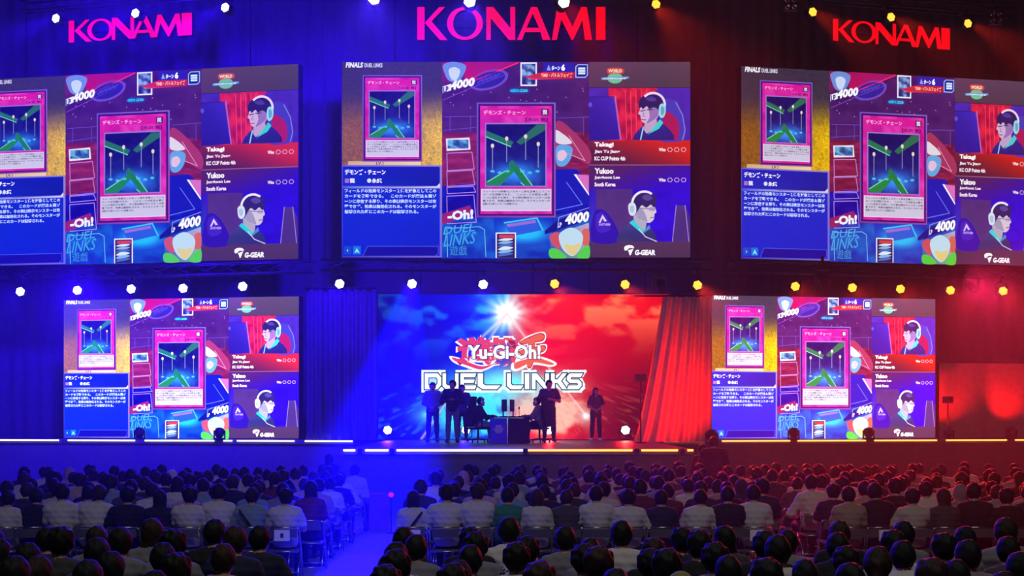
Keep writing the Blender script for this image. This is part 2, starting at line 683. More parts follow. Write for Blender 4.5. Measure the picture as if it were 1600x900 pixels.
c.grid(95, 48, 507, 474, 60, 64, gold, 0)
PICS['gold_panel'] = (c.mesh('gold_panel', M['pic_gold']), 'pic_gold')
c = Canvas(*R0)
c.text('FINALS', 110, 50, 180, 72, (240, 238, 245), 3, 0.045, slant=.15)
c.text('DUEL LINKS', 188, 54, 262, 71, (220, 218, 235), 3, 0.03)
PICS['title_lettering'] = (c.mesh('title_lettering', M['pic']), 'pic')
c = Canvas(*R0)
c.rect(120, 458, 420, 474, [(205, 170, 130), (240, 210, 150), (240, 210, 150), (205, 170, 130)], 2)
c.text('LV.1', 236, 461, 266, 473, (70, 30, 90), 3, 0.03)
PICS['level_strip'] = (c.mesh('level_strip', M['pic']), 'pic')
c = Canvas(*R0)
card(c, 180, 103, 425, 460, True)
PICS['card_picture'] = (c.mesh('card_picture', M['pic']), 'pic')

# --- card text panel
c = Canvas(*R0)
c.rect(95, 474, 507, 855, [(90, 90, 215), (150, 130, 200), (110, 100, 210), (50, 50, 170)], 0)
c.poly([(98, 480), (498, 480), (498, 545), (485, 560), (98, 560)], [(2, 30, 190), (0, 24, 160), (0, 24, 150), (0, 24, 150), (4, 40, 190)], 1)
c.rect(98, 570, 498, 848, [(2, 40, 200), (2, 40, 200), (0, 28, 190), (0, 34, 205)], 1)
c.poly([(98, 560), (250, 560), (270, 566), (485, 562), (498, 550), (500, 570), (98, 570)], [(60, 70, 200), (90, 90, 210), (170, 170, 230), (225, 220, 240), (235, 230, 245), (170, 160, 230), (80, 90, 215)], 2)
c.text(TITLE, 107, 491, 275, 514, (250, 250, 255), 3, 0.04)
c.rect(107, 530, 124, 547, (170, 110, 200), 2)
c.text('罠', 128, 529, 148, 548, (230, 230, 250), 3, 0.04)
c.ell(207, 538, 9, 9, (215, 225, 250), 2, 14)
c.text('永続', 218, 529, 260, 548, (240, 240, 252), 3, 0.04)
for i, s in enumerate(DESC):
    y = 572 + i * 21.5
    c.text(s, 106, y, 484 if i < 4 else 410, y + 16, (205, 225, 255), 3, 0.03)
c.rect(103, 808, 134, 842, (10, 70, 200), 2)
c.ell(118, 826, 3, 5, (150, 200, 245), 3, 8)
c.rect(140, 808, 172, 842, (20, 110, 215), 2)
c.poly([(156, 815), (168, 838), (156, 832), (146, 838)], (130, 230, 245), 3)
c.poly([(200, 810), (490, 810), (490, 838), (478, 848), (182, 848)], (10, 10, 150), 2)
c.line([(182, 846), (200, 809), (492, 809), (492, 838), (480, 848)], 2.5, (70, 90, 220), 3)
PICS['text_panel'] = (c.mesh('text_panel', M['pic']), 'pic')

# --- game view
c = Canvas(*R0)


def board(X, Y):
    u = (X - 507) / 606.0
    v = (Y - 48) / 810.0
    n = fbm(X / 60, Y / 40, 4, 9)
    top = mixc((66, 24, 108), (84, 36, 84), u)
    top = mixc((150, 16, 80), (70, 26, 100), (v + .35 * u) * 6) * 1.0
    top = top + (n[..., None] - .5) * 30
    red = np.array((128, 26, 66)) + (fbm(X / 50, Y / 9, 3, 4)[..., None] - .5) * np.array((90, 40, 70))
    blue = np.array((6, 16, 168)) + (n[..., None] - .5) * np.array((20, 60, 90))
    cyan = np.array((8, 70, 190)) + (n[..., None] - .5) * np.array((20, 110, 70))
    o = np.where((v > .355)[..., None], red, top)
    o = np.where((v + .05 * u > .632)[..., None], blue, o)
    o = np.where((v + .03 * u > .80)[..., None], cyan, o)
    return o


c.grid(507, 48, 1113, 858, 90, 110, board, 0)
# upper wedge of red, score track and ring
c.poly([(600, 48), (830, 48), (640, 128), (600, 120)], [(170, 10, 90), (150, 20, 110), (230, 10, 70), (190, 10, 90)], 1)
c.line([(640, 126), (820, 52)], 5, (255, 40, 90), 2)
c.ell(700, 122, 82, 40, (110, 70, 190), 1, 24, -.28)
c.ell(700, 122, 70, 31, (44, 30, 150), 2, 24, -.28)
for k in range(5):
    c.line([(655 + k * 18, 135 - k * 6), (672 + k * 18, 120 - k * 6)], 5, (80, 70, 200), 3)
c.line([(513, 205), (640, 150), (780, 95)], 3, (120, 70, 190), 2)
# plain pale patch where a portrait sits
c.blob([(512, 60), (555, 48), (604, 62), (596, 100), (570, 132), (535, 125), (518, 96)], (110, 140, 215), 2)
c.blob([(535, 80), (560, 70), (582, 84), (572, 116), (556, 126), (541, 112)], (200, 215, 245), 3)
c.poly([(510, 150), (545, 138), (545, 165), (510, 178)], (235, 235, 245), 3)
c.text('4000', 540, 128, 640, 166, (250, 250, 255), 5, 0.05, slant=.12, rot=.18)
c.text('LP', 512, 152, 534, 178, (60, 50, 130), 5, 0.05, rot=.18)
# small card and turn counter
c.rect(830, 50, 898, 148, (235, 230, 240), 2)
c.grid(836, 56, 892, 142, 10, 14, lambda X, Y: mixc((30, 30, 110), (140, 180, 230), fbm(X / 14, Y / 14, 3, 6) * 2.4 - .7), 3)
c.poly([(845, 110), (925, 90), (1055, 90), (1050, 118), (880, 122)], [(200, 40, 70), (225, 30, 60), (200, 20, 60), (190, 20, 60), (235, 60, 90)], 4)
c.rect(925, 52, 1052, 90, (40, 30, 170), 3)
c.poly([(938, 84), (946, 60), (956, 84)], (150, 160, 220), 5)
c.text('ターン', 958, 64, 994, 84, (245, 245, 255), 5, 0.05)
c.text('6', 998, 58, 1014, 86, (255, 255, 255), 5, 0.06)
c.text('TIME・バトルフェイズ', 915, 94, 1044, 112, (255, 200, 150), 5, 0.04)
c.poly([(1056, 68), (1066, 58), (1108, 58), (1108, 104), (1098, 114), (1056, 114)], (150, 190, 245), 3)
c.poly([(1060, 70), (1068, 62), (1104, 62), (1104, 103), (1096, 110), (1060, 110)], (10, 30, 150), 4)
for k in range(3):
    c.rect(1068, 72 + k * 10, 1097, 80 + k * 10, (215, 235, 255), 5)
c.blob([(786, 160), (826, 154), (866, 160), (866, 174), (826, 180), (786, 174)], (30, 60, 140), 2)
c.blob([(790, 163), (812, 160), (814, 172), (790, 172)], (30, 170, 220), 3)
c.text('1:220', 818, 161, 860, 173, (80, 210, 240), 4, 0.04)
for k in range(26):
    c.ell(random.uniform(520, 1100), random.uniform(150, 300), 2.2, 2.2, (200, 170, 230), 1, 6)
# far fence lines on both sides
for (a, b) in (((515, 275), (648, 272)), ((540, 275), (540, 335)), ((625, 272), (625, 335)), ((985, 280), (1110, 275)), ((1090, 275), (1090, 350)), ((515, 330), (648, 318))):
    c.line([a, b], 2.5, (110, 70, 190), 1)
# right side of the board: red ramp, soft pink and cyan shapes, blue triangle
c.blob([(975, 305), (1010, 300), (1112, 405), (1112, 470), (1040, 430), (978, 400)], (165, 50, 90), 1)
c.line([(1030, 352), (1096, 455), (1010, 420)], 3, (220, 150, 190), 2)
c.blob([(975, 330), (1005, 345), (1035, 370), (1040, 385), (1000, 388), (975, 375)], (225, 215, 225), 2)
c.blob([(978, 400), (1015, 390), (1044, 405), (1036, 450), (1010, 478), (980, 470)], (95, 165, 225), 2)
c.blob([(985, 420), (1008, 412), (1022, 432), (1004, 456), (984, 450)], (230, 190, 215), 3)
c.poly([(975, 490), (1060, 490), (1112, 540), (1112, 620), (975, 660)], (10, 22, 175), 1)
c.line([(1020, 545), (1085, 636), (975, 660)], 3, (110, 130, 235), 2)
c.poly([(1050, 512), (1060, 512), (1112, 590), (1112, 600)], (250, 245, 255), 3)
c.poly([(1062, 512), (1112, 516), (1112, 588)], (220, 110, 190), 2)
# zones along the left side
for (a, b, y0, y1) in ((527, 640, 425, 497), (527, 642, 500, 562), (527, 646, 566, 592), (527, 648, 602, 716)):
    c.line([(a, y0), (b - 10, y0 - 5), (b, y1 - 7), (a + 2, y1)], 3, (190, 140, 225), 2, True)
c.poly([(523, 365), (620, 360), (625, 410), (526, 416)], (235, 225, 240), 3)
c.grid(530, 369, 616, 406, 10, 5, lambda X, Y: mixc((20, 40, 120), (110, 190, 225), fbm(X / 14, Y / 10, 3, 8) * 2.4 - .7), 4)
c.poly([(507, 676), (620, 640), (640, 672), (520, 716), (507, 716)], (150, 30, 100), 3)
c.text('-Oh!', 530, 664, 636, 704, (235, 240, 255), 5, 0.05, rot=.08)
c.line([(527, 735), (660, 728), (682, 740), (688, 852)], 3, (110, 190, 235), 2)
c.line([(527, 735), (530, 852)], 3, (110, 190, 235), 2)
c.text('DUEL', 512, 728, 640, 762, (70, 170, 220), 3, 0.01, slant=.2, rot=.12)
c.text('LINKS', 512, 762, 640, 812, (60, 160, 215), 3, 0.01, slant=.2, rot=.12)
c.text('遊戯', 540, 806, 610, 846, (60, 150, 205), 3, 0.0)
# glowing lower field
c.grid(720, 690, 960, 800, 20, 12, lambda X, Y: mixc((6, 40, 190), (30, 190, 245), np.exp(-(((X - 850) / 90) ** 2 + ((Y - 750) / 40) ** 2)) * 1.4), 1)
c.poly([(765, 712), (898, 692), (922, 742), (790, 768)], (40, 90, 215), 2)
c.line([(765, 712), (898, 692), (922, 742)], 6, (60, 200, 245), 3)
c.poly([(772, 718), (890, 700), (895, 712), (778, 730)], (150, 110, 210), 3)
c.rect(728, 752, 812, 857, (235, 232, 240), 3)
c.rect(733, 757, 807, 857, (40, 30, 90), 4)
c.rect(742, 762, 804, 775, (215, 60, 60), 5)
for k in range(6):
    c.blob([(738, 850 - k * 13), (762, 832 - k * 11), (800, 838 - k * 12), (780, 846 - k * 12)], [(70, 110, 190), (140, 180, 225), (220, 235, 250)][k % 3], 5 + k % 3)
# score plate and plain patch lower right
c.poly([(985, 700), (1112, 660), (1112, 700), (930, 760), (930, 745)], (12, 14, 130), 3)
c.line([(984, 735), (988, 690), (1112, 650)], 3, (150, 150, 230), 4)
c.text('4000', 1012, 676, 1110, 722, (250, 250, 255), 5, 0.05, slant=.12, rot=.14)
c.text('LP', 984, 712, 1000, 732, (220, 225, 255), 5, 0.05, rot=.14)
c.poly([(950, 765), (1112, 712), (1112, 858), (955, 858)], [(60, 120, 190), (190, 170, 200), (120, 190, 120), (40, 60, 170)], 3)
c.blob([(950, 765), (985, 750), (1000, 780), (990, 820), (962, 800)], (205, 80, 90), 4)
c.blob([(1085, 745), (1112, 740), (1112, 800), (1085, 800)], (215, 100, 80), 4)
c.blob([(990, 760), (1040, 732), (1085, 760), (1080, 810), (1045, 850), (1002, 818)], (190, 220, 235), 5)
c.blob([(1012, 800), (1045, 806), (1078, 798), (1062, 835), (1045, 846), (1022, 832)], (225, 205, 130), 6)
c.blob([(950, 822), (985, 822), (1020, 856), (955, 857)], (80, 205, 60), 6)
c.blob([(1075, 830), (1112, 805), (1112, 857), (1066, 857)], (80, 205, 60), 6)
PICS['game_view'] = (c.mesh('game_view', M['pic']), 'pic')
c = Canvas(*R0)
card(c, 650, 216, 975, 690, False)
PICS['large_card_picture'] = (c.mesh('large_card_picture', M['pic']), 'pic')

# --- right column
c = Canvas(*R0)
c.rect(1113, 48, 1530, 153, [(92, 60, 92), (78, 62, 84), (70, 55, 70), (80, 52, 80)], 0)
c.blob([(1185, 82), (1200, 72), (1250, 74), (1258, 90), (1240, 98), (1195, 98)], (200, 70, 60), 1)
c.text('WORLD', 1192, 78, 1248, 92, (250, 225, 205), 2, 0.04)
c.ell(1220, 115, 32, 22, (110, 190, 150), 1, 20)
c.poly([(1162, 113), (1276, 108), (1278, 117), (1164, 123)], (90, 150, 215), 2)
c.text('CHAMPIONSHIP', 1170, 113, 1268, 120, (225, 240, 250), 3, 0.03)
PICS['event_banner'] = (c.mesh('event_banner', M['pic']), 'pic')

c = Canvas(*R0)        # upper player camera


def bg1(X, Y):
    u = (X - 1113) / 417.0
    n = fbm(X / 22, Y / 30, 3, 12)
    red = mixc((160, 10, 60), (235, 40, 70), n * 2 - .5)
    blue = mixc((60, 30, 150), (76, 44, 190), n)
    return np.where(((u > .19) & (u < .62 + .05 * np.sin(Y / 20)))[..., None], red, blue)


c.grid(1113, 155, 1530, 372, 60, 32, bg1, 0)
c.poly([(1113, 190), (1215, 194), (1240, 368), (1113, 372)], [(50, 30, 165), (60, 40, 185), (40, 24, 150), (36, 20, 140)], 1)
c.line([(1220, 190), (1243, 368)], 5, (150, 110, 210), 2)
c.line([(1113, 192), (1218, 192)], 3, (30, 20, 110), 2)
c.ell(1118, 225, 8, 10, (90, 80, 210), 2, 12)
for k in range(5):
    c.line([(1262 + 22 * k, 165), (1268 + 20 * k, 365)], 3, (245, 70, 90), 1)
c.blob([(1420, 206), (1462, 204), (1488, 235), (1508, 320), (1500, 371), (1405, 371), (1410, 270)], (66, 56, 180), 2)
c.blob([(1425, 258), (1452, 262), (1482, 300), (1478, 366), (1432, 366), (1418, 300)], (170, 24, 84), 3)
c.line([(1470, 215), (1498, 268), (1508, 330), (1498, 368)], 4, (130, 130, 220), 3)
c.poly([(1290, 371), (1302, 345), (1330, 315), (1372, 300), (1412, 298), (1440, 322), (1462, 350), (1464, 371)], [(40, 30, 120), (44, 34, 140), (48, 38, 150), (60, 50, 160), (50, 40, 140), (40, 32, 130), (36, 28, 120), (34, 26, 110)], 4)
c.poly([(1342, 300), (1390, 285), (1395, 315), (1350, 345), (1338, 330)], (190, 160, 200), 5)
c.poly([(1352, 352), (1405, 285), (1418, 300), (1400, 325), (1360, 345)], (60, 205, 200), 6)
c.line([(1325, 368), (1336, 318)], 5, (150, 220, 225), 6)
c.blob([(1322, 230), (1335, 205), (1368, 200), (1398, 220), (1400, 265), (1382, 290), (1352, 302), (1334, 298), (1326, 285), (1324, 270), (1315, 262), (1322, 248)], [(206, 176, 214)] * 60, 6)
c.blob([(1360, 240), (1395, 235), (1398, 265), (1380, 288), (1350, 302), (1362, 275)], (150, 112, 180), 7)
c.blob([(1318, 240), (1318, 212), (1338, 188), (1375, 180), (1410, 198), (1415, 240), (1402, 262), (1395, 245), (1378, 236), (1360, 244), (1350, 232), (1334, 244), (1328, 236)], (38, 26, 92), 8)
c.blob([(1345, 200), (1372, 192), (1390, 208), (1365, 212)], (72, 56, 150), 9)
c.line([(1326, 252), (1342, 249)], 4, (60, 34, 90), 8)
c.line([(1352, 247), (1372, 246)], 4, (60, 34, 90), 8)
c.line([(1328, 287), (1344, 288)], 4, (140, 60, 110), 8)
c.line([(1338, 258), (1334, 272), (1342, 274)], 3, (150, 110, 170), 8)
for (rx, col) in ((0, (235, 215, 238)),):
    pts = [(1340 + 0, 188)] + [(1376 + 48 * math.cos(t), 226 - 48 * math.sin(t)) for t in np.linspace(2.3, -.2, 12)]
    c.line(pts[1:], 9, col, 10)
c.blob([(1402, 230), (1416, 222), (1428, 240), (1424, 270), (1410, 282), (1399, 266)], (150, 215, 225), 11)
c.blob([(1408, 238), (1416, 234), (1422, 248), (1418, 266), (1409, 268)], (95, 160, 205), 12)
PICS['upper_player_camera'] = (c.mesh('upper_player_camera', M['pic']), 'pic')

c = Canvas(*R0)        # name bars
c.grid(1113, 372, 1530, 471, 24, 8, lambda X, Y: mixc((84, 26, 60), (208, 34, 14), ((X - 1113) / 417) * 1.1 - (Y - 372) / 130 + .35), 0)
c.rect(1113, 471, 1530, 475, (150, 90, 120), 0)
c.grid(1113, 475, 1530, 573, 24, 8, lambda X, Y: mixc((80, 30, 92), (40, 8, 205), ((X - 1113) / 417) * .9 + (Y - 475) / 140 - .35), 0)
for (y, a, b, d) in ((379, 'Takagi', 'Jian Yu Jiang', 'KC CUP Points 4th'), (486, 'Yukoo', 'Junghoon Lee', 'South Korea')):
    c.text(a, 1135, y, 1214, y + 24, (255, 250, 252), 2, 0.045)
    c.text(b, 1135, y + 32, 1240, y + 48, (248, 235, 240), 2, 0.04)
    c.text(d, 1135, y + 59, 1262 if y < 400 else 1222, y + 76, (248, 235, 240), 2, 0.045)
    yy = y + 30 if y < 400 else y + 48
    c.text('Wins', 1400, yy - 6, 1428, yy + 8, (240, 225, 235), 2, 0.05)
    for k in range(3):
        c.line([(1446 + k * 28 + 10 * math.cos(t), yy + 1 + 9 * math.sin(t)) for t in np.linspace(0, 2 * PI, 7)[:-1]], 2.6, (215, 170, 200), 2, True)
PICS['name_bars'] = (c.mesh('name_bars', M['pic']), 'pic')

c = Canvas(*R0)        # lower player camera


def bg2(X, Y):
    u = (X - 1113) / 417.0
    n = fbm(X / 40, Y / 40, 3, 15)
    return np.where((u < .42)[..., None], mixc((70, 40, 110), (86, 50, 128), n), mixc((30, 4, 180), (52, 10, 235), n))


c.grid(1113, 573, 1530, 789, 50, 26, bg2, 0)
c.rect(1113, 573, 1142, 789, [(40, 10, 170), (60, 20, 190), (30, 14, 150), (40, 60, 190)], 1)
c.blob([(1130, 680), (1160, 655), (1195, 680), (1225, 730), (1240, 789), (1125, 789)], (44, 16, 168), 2)
c.blob([(1140, 690), (1162, 668), (1188, 690), (1200, 740), (1150, 750)], (66, 34, 190), 3)
c.poly([(1168, 678), (1186, 705), (1176, 707), (1168, 694), (1160, 712), (1152, 712)], (225, 200, 240), 4)
c.text('ANTHEM', 1152, 714, 1200, 724, (200, 170, 230), 4, 0.03)
c.poly([(1225, 789), (1232, 762), (1262, 728), (1290, 706), (1325, 716), (1362, 730), (1385, 756), (1395, 789)], [(52, 52, 110), (48, 48, 110), (58, 60, 130), (70, 74, 140), (60, 62, 130), (50, 50, 120), (46, 44, 110), (40, 38, 100)], 4)
c.blob([(1300, 680), (1345, 680), (1348, 720), (1338, 745), (1315, 730), (1298, 705)], (176, 172, 190), 5)
c.poly([(1278, 712), (1292, 700), (1338, 745), (1332, 758)], (40, 210, 215), 6)
c.poly([(1333, 758), (1338, 745), (1360, 720), (1366, 735)], (70, 140, 200), 6)
c.line([(1318, 738), (1345, 770), (1390, 789)], 4, (210, 200, 230), 7)
c.blob([(1302, 640), (1315, 615), (1345, 608), (1374, 625), (1384, 650), (1390, 668), (1382, 676), (1380, 696), (1362, 712), (1335, 706), (1312, 690), (1304, 668)], (214, 200, 214), 6)
c.blob([(1304, 660), (1330, 655), (1345, 680), (1352, 708), (1330, 702), (1312, 690)], (160, 152, 184), 7)
c.blob([(1296, 660), (1290, 620), (1312, 592), (1352, 582), (1384, 600), (1388, 640), (1378, 648), (1366, 638), (1348, 650), (1330, 640), (1318, 655), (1306, 672)], (44, 32, 96), 8)
c.blob([(1330, 606), (1355, 596), (1374, 612), (1350, 622)], (84, 66, 150), 9)
c.ell(1371, 656, 13, 9, (150, 130, 190), 9, 14)
c.ell(1371, 656, 10, 6.5, (205, 190, 212), 10, 14)
c.line([(1318, 652), (1358, 655)], 3, (110, 90, 150), 9)
c.line([(1364, 656), (1380, 657)], 3, (60, 36, 90), 11)
c.line([(1366, 692), (1380, 690)], 4, (150, 80, 120), 8)
pts = [(1340 + 50 * math.cos(t), 634 - 50 * math.sin(t)) for t in np.linspace(3.2, 1.0, 12)]
c.line(pts, 9, (240, 232, 245), 10)
c.blob([(1274, 640), (1290, 628), (1304, 640), (1306, 668), (1294, 684), (1278, 676)], (215, 225, 238), 11)
c.blob([(1280, 648), (1292, 642), (1299, 655), (1293, 672), (1283, 668)], (170, 195, 220), 12)
c.poly([(1470, 640), (1510, 640), (1530, 700), (1530, 789), (1455, 789)], [(74, 48, 124), (82, 56, 130), (70, 44, 120), (70, 44, 120), (70, 44, 120)], 1)
c.line([(1472, 640), (1456, 788)], 3, (170, 140, 220), 2)
c.line([(1508, 640), (1524, 788)], 3, (170, 140, 220), 2)
PICS['lower_player_camera'] = (c.mesh('lower_player_camera', M['pic']), 'pic')

c = Canvas(*R0)
c.rect(1113, 789, 1530, 855, [(78, 46, 84), (82, 50, 84), (70, 46, 74), (72, 44, 78)], 0)
c.blob([(1258, 812), (1272, 804), (1292, 806), (1298, 816), (1280, 816), (1270, 824), (1260, 826)], (250, 248, 252), 2)
c.poly([(1272, 826), (1296, 818), (1284, 846), (1280, 846), (1276, 832)], (250, 248, 252), 2)
c.text('G-GEAR', 1300, 823, 1386, 846, (250, 248, 252), 2, 0.06, slant=.1)
PICS['sponsor_bar'] = (c.mesh('sponsor_bar', M['pic']), 'pic')

CABINET = MB().box(-8.04, 0.0, -0.03, 8.04, 0.35, 9.03, 0, 0.0).box(-7.0, 0.35, 1.0, 7.0, 0.6, 8.0, 0).mesh('cabinet', [M['black_matte']])


def led_screen(pxl, yl, pxr, yr, ztop, zbot, hot, label, group):
    xl, xr = (pxl - 800) * yl / F, (pxr - 800) * yr / F
    W = math.hypot(xr - xl, yr - yl)
    H = ztop - zbot
    r = empty('led_screen', ((xl + xr) / 2, (yl + yr) / 2, zbot), math.atan2(yr - yl, xr - xl))
    tag(r, label, 'screen', group)
    s = (W / 16.0, 1.0, H / 9.0)
    cb = place('cabinet', CABINET, r)
    cb.scale = s
    for n, (me, mk) in PICS.items():
        o = place(n, me, r, (0, -0.012, 0), (0, 0, 0), [M[mk + '_hot'] if hot else M[mk]])
        o.scale = s
    # hanging cables
    if not hot:
        for u in (-.35, .35):
            MB().tube([(u * W, .2, H + .02), (u * W, .2, 18.9 - zbot)], .02, 6).obj('hanging_cable', M['black'], r)
    return r


led_screen(534.5, 40, 1078.5, 40, 13.31, 7.2, False, 'large middle screen hanging above the stage, directly below the largest lit sign', 'hanging screens')
led_screen(-37, 41.94, 466, 40, 13.25, 7.16, False, 'large hanging screen angled away at the far left, cut by the picture edge', 'hanging screens')
led_screen(1158, 40.5, 1622, 42.5, 13.32, 7.23, False, 'large hanging screen angled away at the far right over the red-lit wing', 'hanging screens')
led_screen(100, 42.4, 467, 41, 6.08, 1.53, True, 'small bright screen standing on the blue-lit left stage wing', 'standing screens')
led_screen(1111, 40.8, 1461, 42.2, 6.10, 1.53, True, 'small bright screen standing on the red-lit right stage wing', 'standing screens')

# ------------------------------------------------------------------ stage backdrop screen
BW, BH = 9.1, 4.55
BR = (590, 459, 1045, 686.5)
c = Canvas(*BR, W=BW, H=BH)


def neb(X, Y):
    sx, sy = 792.0, 489.0
    dx, dy = X - sx, Y - sy
    r = np.hypot(dx, dy)
    th = np.arctan2(dy, dx)
    side = 1 / (1 + np.exp(-(X - 800 + (Y - 489) * .05) / 9))
    n = fbm(X / 42 + 3, Y / 26, 5, 21)
    n2 = fbm(X / 20, Y / 14 + 5, 4, 31)
    cl = np.clip((n - .44) * 7, 0, 1) * np.clip(1.25 - (Y - 459) / 95, 0, 1)
    blue = mixc((4, 4, 205), (14, 112, 240), cl * .9) * (.62 + .45 * np.clip((X - 590) / 120, 0, 1))[..., None]
    red = mixc((222, 0, 4), (255, 108, 66), cl) * (1.08 - .55 * np.clip((X - 860) / 150, 0, 1) * np.clip((Y - 470) / 120, 0.2, 1))[..., None]
    o = blue + (red - blue) * side[..., None]
    # lower bursts
    low = np.clip((Y - 585) / 60, 0, 1)
    e1 = np.exp(-(((X - 760) / 78) ** 2 + ((Y - 640) / 42) ** 2)) * np.clip(n2 * 2.4 - .35, 0, 1.3)
    o = o + (np.array((60, 225, 255)) - o) * np.clip(e1 * 1.9 * (1 - side), 0, 1)[..., None]
    e2 = np.exp(-(((X - 852) / 62) ** 2 + ((Y - 640) / 45) ** 2)) * np.clip(n2 * 2.4 - .4, 0, 1.2)
    o = o + (np.array((255, 190, 165)) - o) * np.clip(e2 * side * 1.5, 0, 1)[..., None]
    # streaked ground
    a = np.arctan2(Y - 560, X - 800)
    rr = np.hypot((X - 800), (Y - 560) * 1.6)
    stv = np.clip((vnoise(a * 60, rr / 16, 41) - .6) * 4, 0, 1) * low * np.clip((np.abs(X - 800) - 60) / 60, 0, 1)
    o = o + (np.where((X < 800)[..., None], np.array((60, 170, 255)), np.array((255, 110, 80))) - o) * (stv * .75)[..., None]
    o = o * (1 - .45 * low * np.clip((np.abs(X - 800) - 90) / 90, 0, 1))[..., None]
    # star
    rays = .55 + .45 * np.cos(th * 9 + 1.0) * np.cos(th * 4 + .4)
    g = np.exp(-r / (15 + 26 * np.clip(rays, 0, 1)))
    core = np.clip(1.9 * np.exp(-(r / (14 + 9 * rays)) ** 1.6), 0, 1)
    tint = np.where((X < 796)[..., None], np.array((40, 235, 255)), np.array((255, 110, 100)))
    o = o + (tint - o) * np.clip(g * 1.05, 0, 1)[..., None]
    o = o + (255 - o) * core[..., None]
    # two beams fanning down from the star
    for (ex, ey) in ((730, 548), (918, 652), (655, 690)):
        L = math.hypot(ex - sx, ey - sy)
        ux, uy = (ex - sx) / L, (ey - sy) / L
        t = dx * ux + dy * uy
        d = np.abs(dx * uy - dy * ux)
        b = np.exp(-(d / 1.6) ** 2) * (t > 0) * (t < L)
        o = o + (np.array((255, 215, 205)) - o) * (b * .75)[..., None]
    fl = np.exp(-np.hypot(X - 916, Y - 650) / 5.5)
    o = o + (255 - o) * np.clip(fl * 1.6, 0, 1)[..., None]
    fl = np.exp(-np.hypot((X - 668) / 1.6, Y - 648) / 7)
    o = o + (np.array((110, 235, 255)) - o) * np.clip(fl * 1.4, 0, 1)[..., None]
    mid = np.exp(-(((X - 790) / 62) ** 2 + ((Y - 600) / 26) ** 2))
    o = o + (np.array((120, 245, 255)) - o) * np.clip(mid * 1.1, 0, 1)[..., None]
    return o


c.grid(590, 459, 1045, 686.5, 270, 136, neb, 0)
back = empty('stage_backdrop_screen', ((817.5 - 800) * 0.0201, 40.2, SZ + 0.02))
tag(back, 'wide stage backdrop screen split into blue and red sky with a starburst', 'screen')
MB().box(-BW / 2 - .04, 0.0, 0, BW / 2 + .04, 0.3, BH + .04).obj('cabinet', M['black_matte'], back)
place('sky_picture', c.mesh('sky_picture', M['pic_stage']), back, (0, -0.01, 0))

# red brush characters with white edge, name lettering over them
c = Canvas(*BR, W=BW, H=BH)
GL = (('遊', 712, 525, 766, 571), ('戯', 757, 527, 806, 572))
for (s, x0, y0, x1, y1) in GL:
    c.text(s, x0 - 3.5, y0 - 3, x1 + 3.5, y1 + 3, (255, 245, 245), 2, 0.085, slant=.04)
for i, (s, x0, y0, x1, y1) in enumerate(GL):
    c.text(s, x0, y0, x1, y1, (150, 20, 45), 3, 0.06, slant=.04)
    c.text(s, x0 + .6, y0 + .6, x1 - .6, y1 - .6, [(226, 60, 92), (232, 70, 80), (240, 96, 48)][i], 4, 0.045, slant=.04)
# long sweeping strokes of the first and last character
c.blob([(702, 556), (722, 560), (752, 570), (780, 566), (752, 580), (728, 574), (708, 566)], (255, 245, 245), 2)
c.blob([(706, 558), (724, 563), (752, 572), (772, 568), (752, 577), (730, 571), (711, 564)], (226, 60, 92), 4)
def stroke(pts, grow, col, layer):
    cx_, cy_ = np.mean([q_[0] for q_ in pts]), np.mean([q_[1] for q_ in pts])
    out = []
    for (x_, y_) in pts:
        L_ = math.hypot(x_ - cx_, y_ - cy_) + 1e-6
        out.append((x_ + (x_ - cx_) / L_ * grow, y_ + (np.sign(y_ - cy_) if abs(y_ - cy_) > .8 else 0) * grow))
    c.blob(out, col, layer)


for pts_ in ([(812, 533), (826, 528), (842, 521), (850, 524), (847, 531), (830, 534), (818, 537)],
             [(812, 548), (828, 545), (848, 540), (852, 545), (846, 549), (828, 552), (816, 553)],
             [(827, 530), (836, 528), (834, 548), (832, 570), (824, 572), (826, 548)]):
    stroke(pts_, 3.0, (255, 245, 245), 2)
    stroke(pts_, 1.2, (150, 20, 30), 3)
    stroke(pts_, 0.0, (240, 96, 48), 4)
c.blob([(806, 562), (840, 556), (869, 566), (862, 573), (834, 570), (806, 580), (798, 574)], (255, 245, 245), 2)
c.blob([(808, 565), (838, 559), (864, 567), (860, 570), (832, 566), (808, 576), (803, 572)], (240, 96, 48), 4)
c.text('Yu-Gi-Oh!', 729, 537, 846, 562, (70, 20, 50), 5, 0.075)
c.text('Yu-Gi-Oh!', 730, 538, 845, 561, (255, 252, 255), 6, 0.04)
PICSB = c.mesh('red_logo_lettering', M['pic_stage'])
place('red_logo_lettering', PICSB, back, (0, -0.03, 0))
